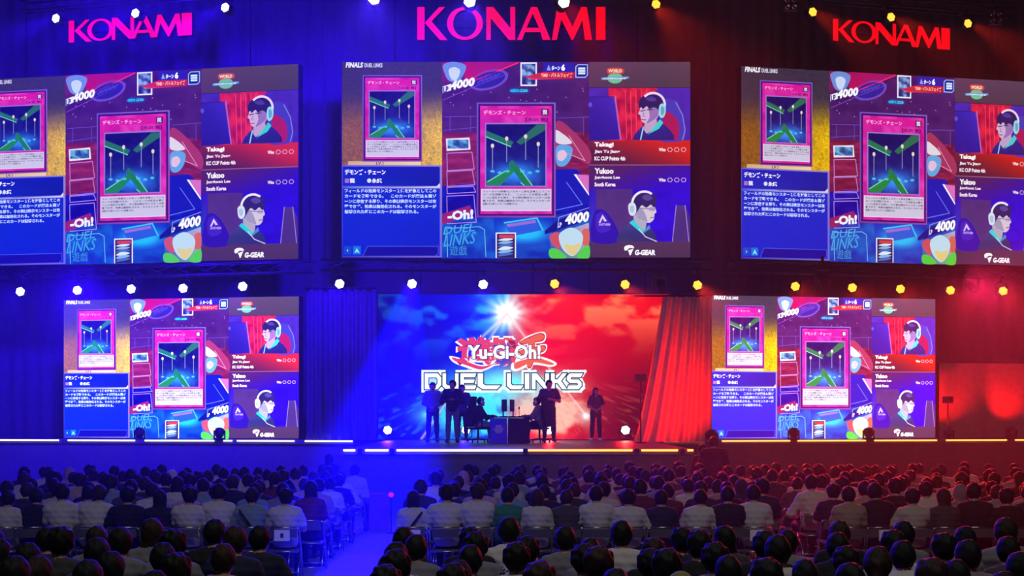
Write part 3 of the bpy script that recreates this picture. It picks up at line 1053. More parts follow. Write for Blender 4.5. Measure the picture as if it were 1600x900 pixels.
# angular white letters with a dark inner line, on a glowing edge
ANG = {
    'D': [[(0, 0), (.78, 0), (1, .26), (1, .74), (.78, 1), (0, 1)], [(.22, .26), (.7, .26), (.78, .38), (.78, .62), (.7, .76), (.22, .76)]],
    'U': [[(0, 0), (.22, 0), (.22, .66), (.32, .76), (.78, .76), (.78, 0), (1, 0), (1, 1), (.2, 1), (0, .8)]],
    'E': [[(0, 0), (1, 0), (.92, .24), (.22, .24), (.22, .39), (.9, .39), (.84, .61), (.22, .61), (.22, .76), (1, .76), (.92, 1), (0, 1)]],
    'L': [[(0, 0), (.24, 0), (.24, .66), (.34, .76), (1, .76), (.84, 1), (.22, 1), (0, .8)]],
    'I': [[(0, 0), (1, 0), (1, 1), (0, 1)]],
    'N': [[(0, 0), (.3, 0), (.78, .62), (.78, 0), (1, 0), (1, 1), (.74, 1), (.22, .36), (.22, 1), (0, 1)]],
    'K': [[(0, 0), (.24, 0), (.24, .38), (.42, .38), (.72, 0), (1, 0), (.64, .48), (1, 1), (.7, 1), (.42, .62), (.24, .62), (.24, 1), (0, 1)]],
    'S': [[(.2, 0), (1.1, 0), (.94, .24), (.32, .24), (.24, .32), (.32, .39), (.8, .39), (1, .58), (1, .8), (.8, 1), (0, 1), (.12, .76), (.7, .76), (.77, .7), (.7, .61), (.2, .61), (0, .42), (0, .2)]],
}
DL = (('D', 663, 689), ('U', 691, 716), ('E', 719, 744), ('L', 746, 782), ('L', 792, 818), ('I', 820, 827), ('N', 831, 858), ('K', 861, 886), ('S', 886, 909))
c = Canvas(*BR, W=BW, H=BH)
for (s, x0, x1) in DL:
    y0, y1 = 583, 608
    pol = ANG[s]
    w = x1 - x0

    def q(p, g=0.0):
        cx, cy = .5, .5
        return (x0 + p[0] * w + (1 if p[0] > .5 else -1) * g, y0 + p[1] * (y1 - y0) + (1 if p[1] > .5 else -1) * g)
    c.poly([q(p, 3.2) for p in pol[0]], (225, 255, 255), 1)
    c.line([q(p, 3.0) for p in pol[0]], 4.4, (235, 255, 255), 2, True)
for (s, x0, x1) in DL:
    pol = ANG[s]
    w = x1 - x0
    c.line([q(p) for p in pol[0]], 3.4, (14, 52, 72), 3, True)
    c.poly([q(p) for p in pol[0]], (250, 255, 255), 4)
    if len(pol) > 1:
        c.poly([q(p) for p in pol[1]], (40, 90, 120), 5)
        c.poly([q((.5 + (p[0] - .5) * .8, .5 + (p[1] - .5) * .75)) for p in pol[1]], (170, 225, 235), 6)
place('white_logo_lettering', c.mesh('white_logo_lettering', M['pic_stage']), back, (0, -0.03, 0))

# ------------------------------------------------------------------ header, curtains, panels
a, b = P(570, 457.4, 40.2), P(1096, 410, 40.2)
hd = empty('stage_header', ((a.x + b.x) / 2, 40.2, SZ + 4.62))
tag(hd, 'long black header panel between the hanging middle screen and the stage backdrop', 'header panel')
wd = b.x - a.x
for i in range(6):
    MB().box(-wd / 2 + wd * i / 6 + .01, 0, 0, -wd / 2 + wd * (i + 1) / 6 - .01, .4, b.z - a.z, 0, .01).obj('panel', M['black_matte'], hd)


def curtain(name, xa_top, xb_top, xa_bot, xb_bot, Y, ztop, zbot, folds, amp, mat, label):
    n = folds * 8
    rows = 14
    vs, fs = [], []
    for j in range(rows + 1):
        t = j / rows
        xa = xa_bot + (xa_top - xa_bot) * t ** .8
        xb = xb_bot + (xb_top - xb_bot) * t ** .8
        for i in range(n + 1):
            u = i / n
            ph = 2 * PI * folds * u
            y = amp * (math.sin(ph + .6 * math.sin(3 * u * PI)) + .35 * math.sin(ph * .43 + 2 * t)) * (.75 + .35 * (1 - t))
            vs.append((xa + (xb - xa) * u, y, zbot + (ztop - zbot) * t))
    w = n + 1
    for j in range(rows):
        for i in range(n):
            fs.append((j * w + i, j * w + i + 1, (j + 1) * w + i + 1, (j + 1) * w + i))
    k = len(vs)
    vs += [(v[0], v[1] + .03, v[2]) for v in vs]
    fs += [tuple(k + i for i in reversed(f)) for f in list(fs)]
    me = bpy.data.meshes.new(name)
    me.from_pydata(vs, [], fs)
    me.materials.append(mat)
    me.polygons.foreach_set('use_smooth', [True] * len(me.polygons))
    xm = (xa_bot + xb_bot) / 2
    root = empty(name, (xm, Y, zbot))
    tag(root, label, 'curtain')
    place('cloth', me, root, (-xm, 0, -zbot))
    MB().tube([(min(xa_top, xa_bot) - xm, 0, ztop - zbot + .03), (max(xb_top, xb_bot) - xm, 0, ztop - zbot + .03)], .03, 8).obj('curtain_rail', M['black'], root)
    return root


k = 36.5 / F
curtain('stage_curtain', (1036 - 800) * k, (1112 - 800) * k, (990 - 800) * k, (1112 - 800) * k, 36.5, 2.25 + (650 - 464) * k, SZ + .01, 6, .12, M['curtain'],
        'red-lit gathered curtain hanging beside the right end of the stage backdrop')
curtain('stage_curtain', (478 - 800) * k * 1.08, (588 - 800) * k * 1.08, (478 - 800) * k * 1.08, (588 - 800) * k * 1.08, 36.5 * 1.08, 2.25 + (650 - 452) * k * 1.08, SZ + .01, 8, .09, M['drape'],
        'dark blue-lit curtain hanging beside the left end of the stage backdrop')

# low lit panel at the far right
Yp = 42.7
pl = empty('low_screen_wall', ((1468 - 800) * Yp / F, Yp, SZ), WYAW)
tag(pl, 'low red-lit cloth panel wall at the far right of the stage', 'panel wall')
for i in range(3):
    me = folded_wall(0, 1.62, 0, 2.5, .8, .015, M['curtain'], 'cloth_panel')
    place('cloth_panel', me, pl, (i * 1.64, 0, .02))
MB().box(-.04, -.03, 2.52, 4.95, .06, 2.58).obj('top_rail', M['black'], pl)
for i in range(4):
    MB().box(i * 1.64 - .04, .03, 0, i * 1.64 + .02, .1, 2.52).obj('post', M['black'], pl)

# ------------------------------------------------------------------ lit letter signs
O_OUT = [(.5 + .5 * math.cos(t), .5 + .5 * math.sin(t)) for t in [2 * PI * k / 40 for k in range(40)]]
O_IN = [(.5 + .33 * math.cos(t), .5 + .41 * math.sin(t)) for t in [2 * PI * k / 40 for k in range(40)]]
LET = {
    'K': [(0, 0), (.25, 0), (.24, .5), (.24, 1), (0, 1)],
    'N': [(0, 0), (.15, 0), (.155, .66), (.78, 0), (1, 0), (1, 1), (.83, 1), (.835, .36), (.24, 1), (0, 1)],
    'A': [(0, 0), (.15, 0), (.25, .27), (.66, .27), (.76, 0), (1, 0), (.58, 1), (.40, 1)],
    'M': [(0, 0), (.12, 0), (.235, .62), (.49, 0), (.53, 0), (.76, .60), (.82, 0), (1, 0), (.87, 1), (.73, 1), (.515, .40), (.27, 1), (.13, 1)],
    'I': [(0, 0), (1, 0), (1, 1), (0, 1)],
}
SPANS = (('K', 367, 505), ('O', 503, 667), ('N', 683, 815), ('A', 823, 977), ('M', 983, 1167), ('I', 1185, 1228))
M['sign'] = emat('lit_red_letter', (1.0, 0.0, 0.006), 1.0, (0.05, 0.045, 0.05))
M['sign'].node_tree.nodes['Principled BSDF'].inputs['Specular IOR Level'].default_value = 0.05
M['sign_side'] = pmat('letter_side', (0.08, 0.01, 0.02), .6)


def letter_mesh(ch, w, h, d):
    mb = MB()

    def sc(p):
        return (p[0] * w, p[1] * h)
    if ch == 'O':
        n = len(O_OUT)
        vs = []
        for y in (0, d):
            vs += [(p[0] * w, y, p[1] * h) for p in O_OUT] + [(p[0] * w, y, p[1] * h) for p in O_IN]
        fs = []
        for i in range(n):
            j = (i + 1) % n
            fs += [(i, j, n + j, n + i), (2 * n + j, 2 * n + i, 3 * n + i, 3 * n + j), (j, i, 2 * n + i, 2 * n + j), (n + i, n + j, 3 * n + j, 3 * n + i)]
        mb.add(vs, fs)
    elif ch == 'A':
        mb.prism([sc(p) for p in [(0, 0), (.15, 0), (.285, .36), (.47, .80), (.66, .36), (.77, 0), (1, 0), (.60, 1), (.42, 1)]], 0, d)
        mb.prism([sc(p) for p in [(.22, .24), (.72, .24), (.70, .37), (.26, .37)]], 0.01, d - .01)
    elif ch == 'K':
        mb.prism([sc(p) for p in [(0, 0), (.24, 0), (.24, 1), (0, 1)]], 0, d)
        mb.prism([sc(p) for p in [(.22, .5), (.72, 1), (.92, 1), (.42, .52)]], .01, d - .01)
        mb.prism([sc(p) for p in [(.25, .52), (.75, .0), (1.0, .0), (.46, .58)]], .015, d - .015)
    else:
        mb.prism([sc(p) for p in LET[ch]], 0, d)
    # front face only glows
    for i, f in enumerate(mb.f):
        ys = [mb.v[q][1] for q in f]
        mb.m[i] = 0 if max(ys) < d * .3 else 1
    return mb.mesh('letter', [M['sign'], M['sign_side']])


def sign(pa, pb, bold, label, ya, yb):
    """pa, pb: (px, py_top, py_bottom) at both ends"""
    A = P(pa[0], pa[2], ya)
    B = P(pb[0], pb[2], yb)
    W = math.hypot(B.x - A.x, B.y - A.y)
    H = (pa[2] - pa[1]) * ya / F
    r = empty('letter_sign', A, math.atan2(B.y - A.y, B.x - A.x))
    tag(r, label, 'sign')
    tot = 1228 - 367
    for (ch, x0, x1) in SPANS:
        w = (x1 - x0) / tot * W
        x = (x0 - 367) / tot * W
        e = bold * W / tot
        me = letter_mesh(ch, w + 2 * e, H, .22)
        o = place('letter', me, r, (x - e, -.25, 0))
    MB().box(-.1, -.02, H * .45, W + .1, .06, H * .52).obj('mounting_bar', M['black'], r)
    for u in (.1, .9):
        MB().tube([(u * W, .03, H * .5), (u * W, .03, 18.9 - A.z)], .015, 6).obj('hanging_cable', M['black'], r)
    return r


sign((653, 15, 66), (945, 15, 66), 0, 'largest lit letter sign, magenta turning to red, above the middle hanging screen', 39.6, 39.6)
sign((117, 36, 70), (302, 27, 60), 15, 'lit pinkish red letter sign above the far left hanging screen', 41.0, 40.2)
sign((1298, 33, 67), (1475, 44, 78), 12, 'lit pure red letter sign above the far right hanging screen', 40.6, 41.6)

# ------------------------------------------------------------------ trusses and lamps
def truss(A, B, label, size=.3, cables=(.15, .85)):
    A, B = Vector(A), Vector(B)
    L = (B - A).length
    r = empty('lighting_truss', A, math.atan2(B.y - A.y, B.x - A.x))
    tag(r, label, 'truss')
    for (dy, dz) in ((0, 0), (size, 0), (0, size), (size, size)):
        MB().tube([(0, dy, dz), (L, dy, dz)], .025, 6).obj('chord', M['alu'], r)
    n = max(4, int(L / .75))
    st = L / n
    me1 = MB().tube([(0, 0, 0), (st, 0, size)], .014, 5).mesh('brace', [M['alu']])
    me2 = MB().tube([(0, 0, size), (st, 0, 0)], .014, 5).mesh('brace', [M['alu']])
    for i in range(n):
        place('brace', me1 if i % 2 else me2, r, (i * st, 0, 0))
        place('brace', me2 if i % 2 else me1, r, (i * st, size, 0))
    for u in cables:
        MB().tube([(u * L, size / 2, size), (u * L, size / 2, 18.95 - A.z)], .015, 5).obj('hanging_cable', M['black'], r)
    return r


# lamp head: body opening towards -Y, yoke and clamp above
_b = MB()
_b.lathe([(.06, -.30), (.12, -.27), (.14, -.16), (.115, -.10), (.125, -.02), (.15, .05), (.155, .09), (.14, .09), (.13, .06)], 16, 0, 'Y')
for k in range(3):
    _b.lathe([(.13, -.24 + k * .04), (.148, -.235 + k * .04), (.148, -.225 + k * .04), (.13, -.22 + k * .04)], 16, 0, 'Y')
LAMP_BODY = _b.mesh('housing', [M['black']])
LAMP_YOKE = MB().tube([(-.18, .1, -.02), (-.18, .1, .2), (-.1, .1, .27), (.1, .1, .27), (.18, .1, .2), (.18, .1, -.02)], .016, 6).mesh('yoke', [M['black']])
LAMP_CLAMP = MB().box(-.03, .07, .26, .03, .13, .41).tube([(0, -.06, .42), (0, .42, .42)], .03, 8).mesh('clamp', [M['black']])


def hexlens(rad, mat):
    mb = MB()
    vs = [(rad * math.cos(PI / 3 * k + .26), -.085, rad * math.sin(PI / 3 * k + .26)) for k in range(6)] + [(0, -.12, 0)]
    mb.add(vs, [(k, (k + 1) % 6, 6) for k in range(6)])
    return mb.mesh('lens', [mat])


LENS = {'b': hexlens(.135, M['lens_blue']), 'w': hexlens(.14, M['lens_white']), 'r': hexlens(.135, M['lens_red'])}  # lenses slightly oversized, the lamps' bloom built into their width


def lamp(px, py, Y, kind, label, group, energy, aim, size=34, scale=1.0, floor=False):
    p = P(px, py, Y)
    r = empty('stage_lamp', p)
    tag(r, label, 'lamp', group)
    d = (Vector(aim) - p)
    # the head turns a little towards the house, yaw only
    yaw = math.atan2(d.y, d.x) + PI / 2
    r.rotation_euler = (0, 0, max(-.5, min(.5, yaw)) * .6)
    for n, me in (('housing', LAMP_BODY), ('lens', LENS[kind]), ('yoke', LAMP_YOKE), ('clamp', LAMP_CLAMP)):
        if floor and n == 'clamp':
            continue
        o = place(n, me, r)
        if floor and n == 'yoke':
            o.rotation_euler = (PI, 0, 0)
            o.location = (0, .2, 0)
    r.scale = (scale,) * 3
    col = {'b': BLUE, 'w': (.06, .02, 1.0) if px < 800 else RED, 'r': (1.0, .03, .004)}[kind]
    f = p + Vector((0, -.16 * scale, 0))
    spot_light('lamp_beam', f, aim, col, energy, size, .8, .1)
    return r


bpy.context.view_layer.update()
ORD = ['first', 'second', 'third', 'fourth', 'fifth', 'sixth', 'seventh', 'eighth', 'ninth', 'tenth', 'eleventh', 'twelfth', 'thirteenth', 'fourteenth', 'fifteenth', 'sixteenth']
# upper rig
up_c = [(585, 0, 'w'), (734, 4, 'w'), (880, 5, 'w'), (1024, 8, 'r')]
for i, (px, py, k) in enumerate(up_c):
    lamp(px, py, 37.0, k, '%s stage lamp from the left in the top row above the largest sign' % ORD[i], 'upper lamps', 9000 if px < 800 else 4600,
         ((px - 800) * .012 + (0 if px < 800 else 5.5), 18, 0), 44 if px < 800 else 30, 1.25 if k == 'w' else 1.0)
up_l = [(90, 30), (214, 22), (354, 13)]
for i, (px, py) in enumerate(up_l):
    Y = 11.78 * F / (650 - py)
    lamp(px, py, Y, 'b', 'white-blue stage lamp, %s from the left above the left lit sign' % ORD[i], 'upper lamps', 22000, (P(px, py, Y).x - 6.5, 27, 6), 30)
up_r = [(1268, 20), (1390, 28), (1510, 38)]
for i, (px, py) in enumerate(up_r):
    Y = 11.78 * F / (650 - py)
    lamp(px, py, Y, 'r', 'amber stage lamp, %s from the left above the right lit sign' % ORD[i], 'upper lamps', 6000, (P(px, py, Y).x + 4.5, 27, 6), 30)
# lower rig
lo_l = [(33, 456), (122, 454), (206, 452), (287, 451), (380, 448)]
for i, (px, py) in enumerate(lo_l):
    Y = 3.74 * F / (650 - py)
    lamp(px, py, Y, 'b', 'white-blue lamp over the left wing screen, %s from the left in the lower row' % ORD[i], 'lower lamps', 4200, (P(px, py, Y).x * .8 - 1, 20, 0), 40)
lo_c = [(531, 444, 'b'), (644, 444, 'b'), (755, 445, 'b'), (866, 444, 'r'), (976, 445, 'r'), (1089, 446, 'r')]
for i, (px, py, k) in enumerate(lo_c):
    lamp(px, py, 36.3, k, '%s lamp over the stage backdrop, %s from its left end' % ('white-blue' if k == 'b' else 'amber', ORD[i]), 'lower lamps', 4200 if k == 'b' else 9000,
         ((px - 800) * .012 + (0 if k == 'b' else 3.0), 21, 0), 40 if k == 'b' else 28)
lo_r = [(1242, 448), (1331, 450), (1406, 452), (1484, 454), (1566, 455)]
for i, (px, py) in enumerate(lo_r):
    Y = 3.74 * F / (650 - py)
    lamp(px, py, Y, 'r', 'amber lamp over the right wing screen, %s from the left in the lower row' % ORD[i], 'lower lamps', 2600, (P(px, py, Y).x * .8, 20, 0), 38)
# lamps standing on the stage floor
for i, (px, k) in enumerate(((606, 'b'), (728, 'b'), (858, 'w'), (977, 'w'))):
    lamp(px, 672, 39.4, k, 'bright lamp low on the stage floor, %s from the left before the backdrop' % ORD[i], 'floor lamps', 900, ((px - 800) * .018, 22, 3), 44, 1.0, True)
# trusses carrying them
k = 37.0 / F
truss(((535 - 800) * k, 37.0, 14.2 + .53), ((1100 - 800) * k, 37.0, 14.2 + .53), 'dark lattice truss holding the top row of lamps above the largest sign')
truss((P(30, 30, 38.4).x, 38.5, 14.45), (P(400, 10, 36.7).x, 36.75, 14.45), 'dark lattice truss holding the lamps above the left lit sign')
truss((P(1225, 18, 37.2).x, 37.2, 14.45), (P(1590, 44, 38.9).x, 39.0, 14.45), 'dark lattice truss holding the lamps above the right lit sign')
k = 36.3 / F
truss(((500 - 800) * k, 36.35, 6.4), ((1115 - 800) * k, 36.35, 6.4), 'dark lattice truss holding the lower lamps over the stage backdrop', cables=(.01, .99))
truss((P(-60, 458, 39.1).x, 39.1, 6.37), (P(488, 446, 36.5).x, 36.45, 6.37), 'dark lattice truss holding the lower lamps over the left wing screen', cables=(.01, .99))
truss((P(1138, 446, 36.3).x, 36.3, 6.37), (P(1650, 457, 38.8).x, 38.75, 6.37), 'dark lattice truss holding the lower lamps over the right wing screen', cables=(.01, .99))


# four-cell blinders on the rig, top right
def blinder(px, py, Y, label):
    p = P(px, py, Y)
    r = empty('blinder_lamp', p)
    tag(r, label, 'lamp', 'unlit blinders')
    MB().box(-.2, 0, -.2, .2, .15, .2, 0, .02).obj('housing', M['black'], r)
    for dx in (-.1, .1):
        for dz in (-.1, .1):
            MB().lathe([(.085, 0), (.085, .03), (.07, .035), (.03, .01)], 14, 0, 'Y', (dx, 0, dz)).obj('cell', M['chrome'], r)
    MB().tube([(-.23, .08, 0), (-.23, .08, .3), (.23, .08, .3), (.23, .08, 0)], .015, 6).obj('yoke', M['black'], r)
    MB().tube([(0, .08, .3), (0, .08, 18.95 - p.z)], .015, 6).obj('hanging_cable', M['black'], r)


blinder(1236, 5, 36.8, 'unlit four-cell blinder hanging left of the first amber lamp')
blinder(1557, 27, 38.2, 'unlit four-cell blinder hanging right of the right lit sign')


# dark moving heads hanging from the lower rig
def moving_head(px, py, Y, label):
    p = P(px, py, Y)
    r = empty('moving_head', p)
    tag(r, label, 'lamp', 'unlit moving heads')
    MB().box(-.17, -.12, .22, .17, .12, .36, 0, .02).obj('base', M['black'], r)
    for s in (-1, 1):
        MB().box(s * .2 - .025, -.07, -.1, s * .2 + .025, .07, .28, 0, .01).obj('arm', M['black'], r)
    h = MB().lathe([(.07, -.2), (.13, -.17), (.15, -.02), (.13, .16), (.11, .2), (.10, .19)], 16, 0, 'Y').obj('head', M['black'], r)
    h.rotation_euler = (.7, 0, .3)
    MB().box(-.04, -.02, .36, .04, .02, .62).obj('clamp', M['black'], r)


moving_head(1032, 446, 36.4, 'dark unlit moving head hanging at the top of the red curtain')
moving_head(1518, 448, 38.2, 'dark unlit moving head between the last two amber lamps of the lower row')
moving_head(1285, 434, 36.9, 'dark unlit moving head near the first amber lamp over the right wing screen')


# domed uplights along the wing edges
def uplight(px, py, Y, col, label, energy, aim):
    p = P(px, py, Y)
    r = empty('floor_uplight', (p.x, Y, SZ))
    tag(r, label, 'lamp', 'floor uplights')
    MB().box(-.16, -.14, 0, .16, .14, .07, 0, .015).obj('base', M['black'], r)
    h = MB().lathe([(.10, -.16), (.14, -.1), (.15, .02), (.14, .1), (.13, .1)], 16, 0, 'Z').obj('head', M['black'], r, (0, 0, .24))
    h.rotation_euler = (-.5, 0, 0)
    for s in (-1, 1):
        MB().box(s * .165 - .015, -.04, .04, s * .165 + .015, .04, .3).obj('arm', M['black'], r)
    if energy:
        spot_light('uplight_beam', (p.x, Y + .15, SZ + .42), aim, col, energy, 85, 1.0, .08)


uplight(218, 686, 40.7, BLUE, 'small dark uplight at the foot of the left wing screen, nearer its text panel', 260, (-12.2, 44, 6))
uplight(343, 686, 40.0, BLUE, 'small dark uplight at the foot of the left wing screen, nearer its player pictures', 260, (-9.0, 44, 6))
for i, px in enumerate((1240, 1357)):
    uplight(px, 686, 39.9 + i * .4, RED, 'small dark uplight at the foot of the right wing screen, %s' % ('under its middle card' if i == 0 else 'under its player pictures'), 0, (9, 44, 5))
uplight(1482, 684, 41.5, RED, 'small dark uplight between the right wing screen and the red panel wall', 300, (14.7, 43.2, 3.6))
uplight(1580, 684, 42.0, RED, 'small dark uplight before the red panel wall at the picture edge', 260, (16.9, 43.4, 3.6))
uplight(1112, 690, 34.2, (1.0, .004, .001), 'small dark uplight added on the stage floor before the red curtain', 1150, (4.45, 36.4, 2.9))  # unseen fixture, added to light the curtain from below


# small dark boxes on thin poles at the edges of the lit cloths
def pole_box(px, py, Y, label):
    p = P(px, py, Y)
    r = empty('pole_speaker', (p.x, Y, SZ))
    tag(r, label, 'speaker')
    hgt = p.z - SZ
    MB().lathe([(.16, 0), (.16, .02), (.03, .035)], 14).obj('base', M['black'], r)
    MB().tube([(0, 0, .02), (0, 0, hgt)], .018, 8).obj('pole', M['black'], r)
    MB().box(-.15, -.1, hgt, .15, .1, hgt + .22, 0, .015).obj('cabinet', M['black_matte'], r)
    MB().lathe([(.07, .1), (.07, .108), (.03, .102)], 14, 0, 'Y', (.05, 0, hgt + .11)).obj('cone', M['black'], r)


pole_box(1001, 597, 35.4, 'small dark speaker on a thin pole before the left edge of the red curtain')
pole_box(1481, 630, 42.0, 'small dark speaker on a thin pole before the red panel wall')

# ------------------------------------------------------------------ people
def surface_net(Fv, org, h):
    q = np.argwhere(Fv < 0)
    c0 = np.maximum(q.min(0) - 2, 0)
    c1 = np.minimum(q.max(0) + 3, Fv.shape)
    Fv = Fv[c0[0]:c1[0], c0[1]:c1[1], c0[2]:c1[2]]
    org = np.array(org) + c0 * h
    nx, ny, nz = Fv.shape
    ins = Fv < 0
    acc = np.zeros((nx - 1, ny - 1, nz - 1, 3), np.float32)
    cnt = np.zeros((nx - 1, ny - 1, nz - 1), np.float32)
    cs = [(i, j, k) for i in (0, 1) for j in (0, 1) for k in (0, 1)]

    def sl(c):
        return tuple(slice(c[a], Fv.shape[a] - 1 + c[a]) for a in range(3))
    for a in cs:
        for ax in range(3):
            if a[ax] == 0:
                b = list(a)
                b[ax] = 1
                A, B = Fv[sl(a)], Fv[sl(b)]
                cr = (A < 0) != (B < 0)
                t = np.where(cr, A / np.where(cr, A - B, 1), 0)
                for q in range(3):
                    acc[..., q] += np.where(cr, (a[q] + t if q == ax else a[q]), 0)
                cnt += cr
    act = cnt > 0
    idx = -np.ones(act.shape, int)
    idx[act] = np.arange(act.sum())
    I = np.argwhere(act)
    V = (I + acc[act] / cnt[act][:, None]) * h + np.array(org)
    faces = []
    for ax in range(3):
        u, v = [(1, 2), (2, 0), (0, 1)][ax]
        lo = [slice(0, n) for n in Fv.shape]
        hi = [slice(0, n) for n in Fv.shape]
        lo[ax] = slice(0, Fv.shape[ax] - 1)
        hi[ax] = slice(1, Fv.shape[ax])
        e = ins[tuple(lo)] != ins[tuple(hi)]
        for p in (u, v):
            s = [slice(None)] * 3
            s[p] = slice(1, Fv.shape[p] - 1)
            m = np.zeros_like(e)
            m[tuple(s)] = True
            e &= m
        E = np.argwhere(e)
        if not len(E):
            continue
        fl = ins[E[:, 0], E[:, 1], E[:, 2]]
        q = []
        for (du, dv) in ((-1, -1), (0, -1), (0, 0), (-1, 0)):
            c = E.copy()
            c[:, u] += du
            c[:, v] += dv
            q.append(idx[c[:, 0], c[:, 1], c[:, 2]])
        q = np.stack(q, 1)
        q[~fl] = q[~fl][:, ::-1]
        faces.append(q)
    return V, np.concatenate(faces)


def smin(a, b, k):
    hh = np.clip(.5 + .5 * (b - a) / k, 0, 1)
    return b + (a - b) * hh - k * hh * (1 - hh)


def cone_f(Pt, a, b, r1, r2):
    a, b = np.array(a, np.float32), np.array(b, np.float32)
    ab = b - a
    t = np.clip(((Pt - a) @ ab) / (ab @ ab), 0, 1)
    d = Pt - a - t[..., None] * ab
    return np.sqrt(np.einsum('...i,...i', d, d)) - (r1 + (r2 - r1) * t)


def ellip_f(Pt, c, r, yaw=0.0, pitch=0.0):
    d = Pt - np.array(c, np.float32)
    if pitch:
        cp, sp = math.cos(-pitch), math.sin(-pitch)
        d = np.stack([d[..., 0], d[..., 1] * cp - d[..., 2] * sp, d[..., 1] * sp + d[..., 2] * cp], -1)
    if yaw:
        cy, sy = math.cos(-yaw), math.sin(-yaw)
        d = np.stack([d[..., 0] * cy - d[..., 1] * sy, d[..., 0] * sy + d[..., 1] * cy, d[..., 2]], -1)
    r = np.array(r, np.float32)
    e = d / r
    k0 = np.sqrt(np.einsum('...i,...i', e, e))
    e = e / r
    k1 = np.sqrt(np.einsum('...i,...i', e, e)) + 1e-9
    return k0 * (k0 - 1) / k1


def pose_seated(lean=0.0, arms='lap', yaw=0.0, wide=1.0, nod=0.0, dx=0.0):
    """facing +Y, seat plane at z .43; returns joints"""
    J = {}
    J['pel'] = (0, 0.0, .545)
    J['wai'] = (0, -.01 + lean * .10, .68)
    J['che'] = (dx * .5, -.015 + lean * .22, .85)
    J['nek'] = (dx, 0.0 + lean * .33, 1.005)
    J['hed'] = (dx * 1.2, .045 + lean * .40, 1.145 - abs(lean) * .03)
    for s in (-1, 1):
        S = 'L' if s < 0 else 'R'
        J['sho' + S] = (s * .160 * wide + dx * .8, -.02 + lean * .28, .940)
        if arms == 'lap':
            J['elb' + S] = (s * .212 * wide + dx * .5, .045 + lean * .22, .695)
            J['wri' + S] = (s * .10, .26, .635)
            J['hand' + S] = (s * .055, .33, .625)
        elif arms == 'crossed':
            J['elb' + S] = (s * .235 * wide + dx * .5, .07 + lean * .2, .71)
            J['wri' + S] = (-s * .03, .20, .76 + s * .02)
            J['hand' + S] = (-s * .10, .19, .775 + s * .02)
        elif arms == 'wide':
            J['elb' + S] = (s * .29 * wide + dx * .5, .03 + lean * .2, .70)
            J['wri' + S] = (s * .20, .26, .635)
            J['hand' + S] = (s * .17, .33, .625)
        elif arms == 'desk':
            J['elb' + S] = (s * .24, .16, .70)
            J['wri' + S] = (s * .15, .40, .74)
            J['hand' + S] = (s * .12, .48, .745)
        J['hip' + S] = (s * .095, .03, .525)
        J['kne' + S] = (s * .125, .43, .505)
        J['ank' + S] = (s * .125, .41, .09)
        J['toe' + S] = (s * .14, .55, .04)
    J['yaw'], J['nod'], J['wide'] = yaw, nod, wide
    return J


def pose_standing(arms='clasp', yaw=0.0, wide=1.0, female=False):
    J = {}
    J['pel'] = (0, 0.0, .93)
    J['wai'] = (0, -.005, 1.08)
    J['che'] = (0, -.012, 1.27)
    J['nek'] = (0, 0.0, 1.44)
    J['hed'] = (0, .035, 1.585)
    for s in (-1, 1):
        S = 'L' if s < 0 else 'R'
        J['sho' + S] = (s * (.16 if female else .18) * wide, -.015, 1.39)
        if arms == 'clasp':
            J['elb' + S] = (s * .255 * wide, .02, 1.12)
            J['wri' + S] = (s * .075, .21, 1.02)
            J['hand' + S] = (s * .02, .235, .985)
        elif arms == 'chest':
            J['elb' + S] = (s * .265 * wide, .03, 1.13)
            J['wri' + S] = (s * .07, .24, 1.17)
            J['hand' + S] = (s * .015, .265, 1.185)
        else:
            J['elb' + S] = (s * .24 * wide, -.01, 1.11)
            J['wri' + S] = (s * .25 * wide, .05, .87)
            J['hand' + S] = (s * .245 * wide, .075, .79)
        J['hip' + S] = (s * .09, 0, .91)
        J['kne' + S] = (s * .115, .015, .49)
        J['ank' + S] = (s * .13, -.02, .085)
        J['toe' + S] = (s * .16, .13, .035)
    J['yaw'], J['nod'], J['wide'] = yaw, 0.0, wide
    return J


def headrot(J, p):
    """a point given in head space (face along +Y) turned with the head"""
    c, s = math.cos(J['yaw']), math.sin(J['yaw'])
    h = J['hed']
    return (h[0] + p[0] * c - p[1] * s, h[1] + p[0] * s + p[1] * c, h[2] + p[2])


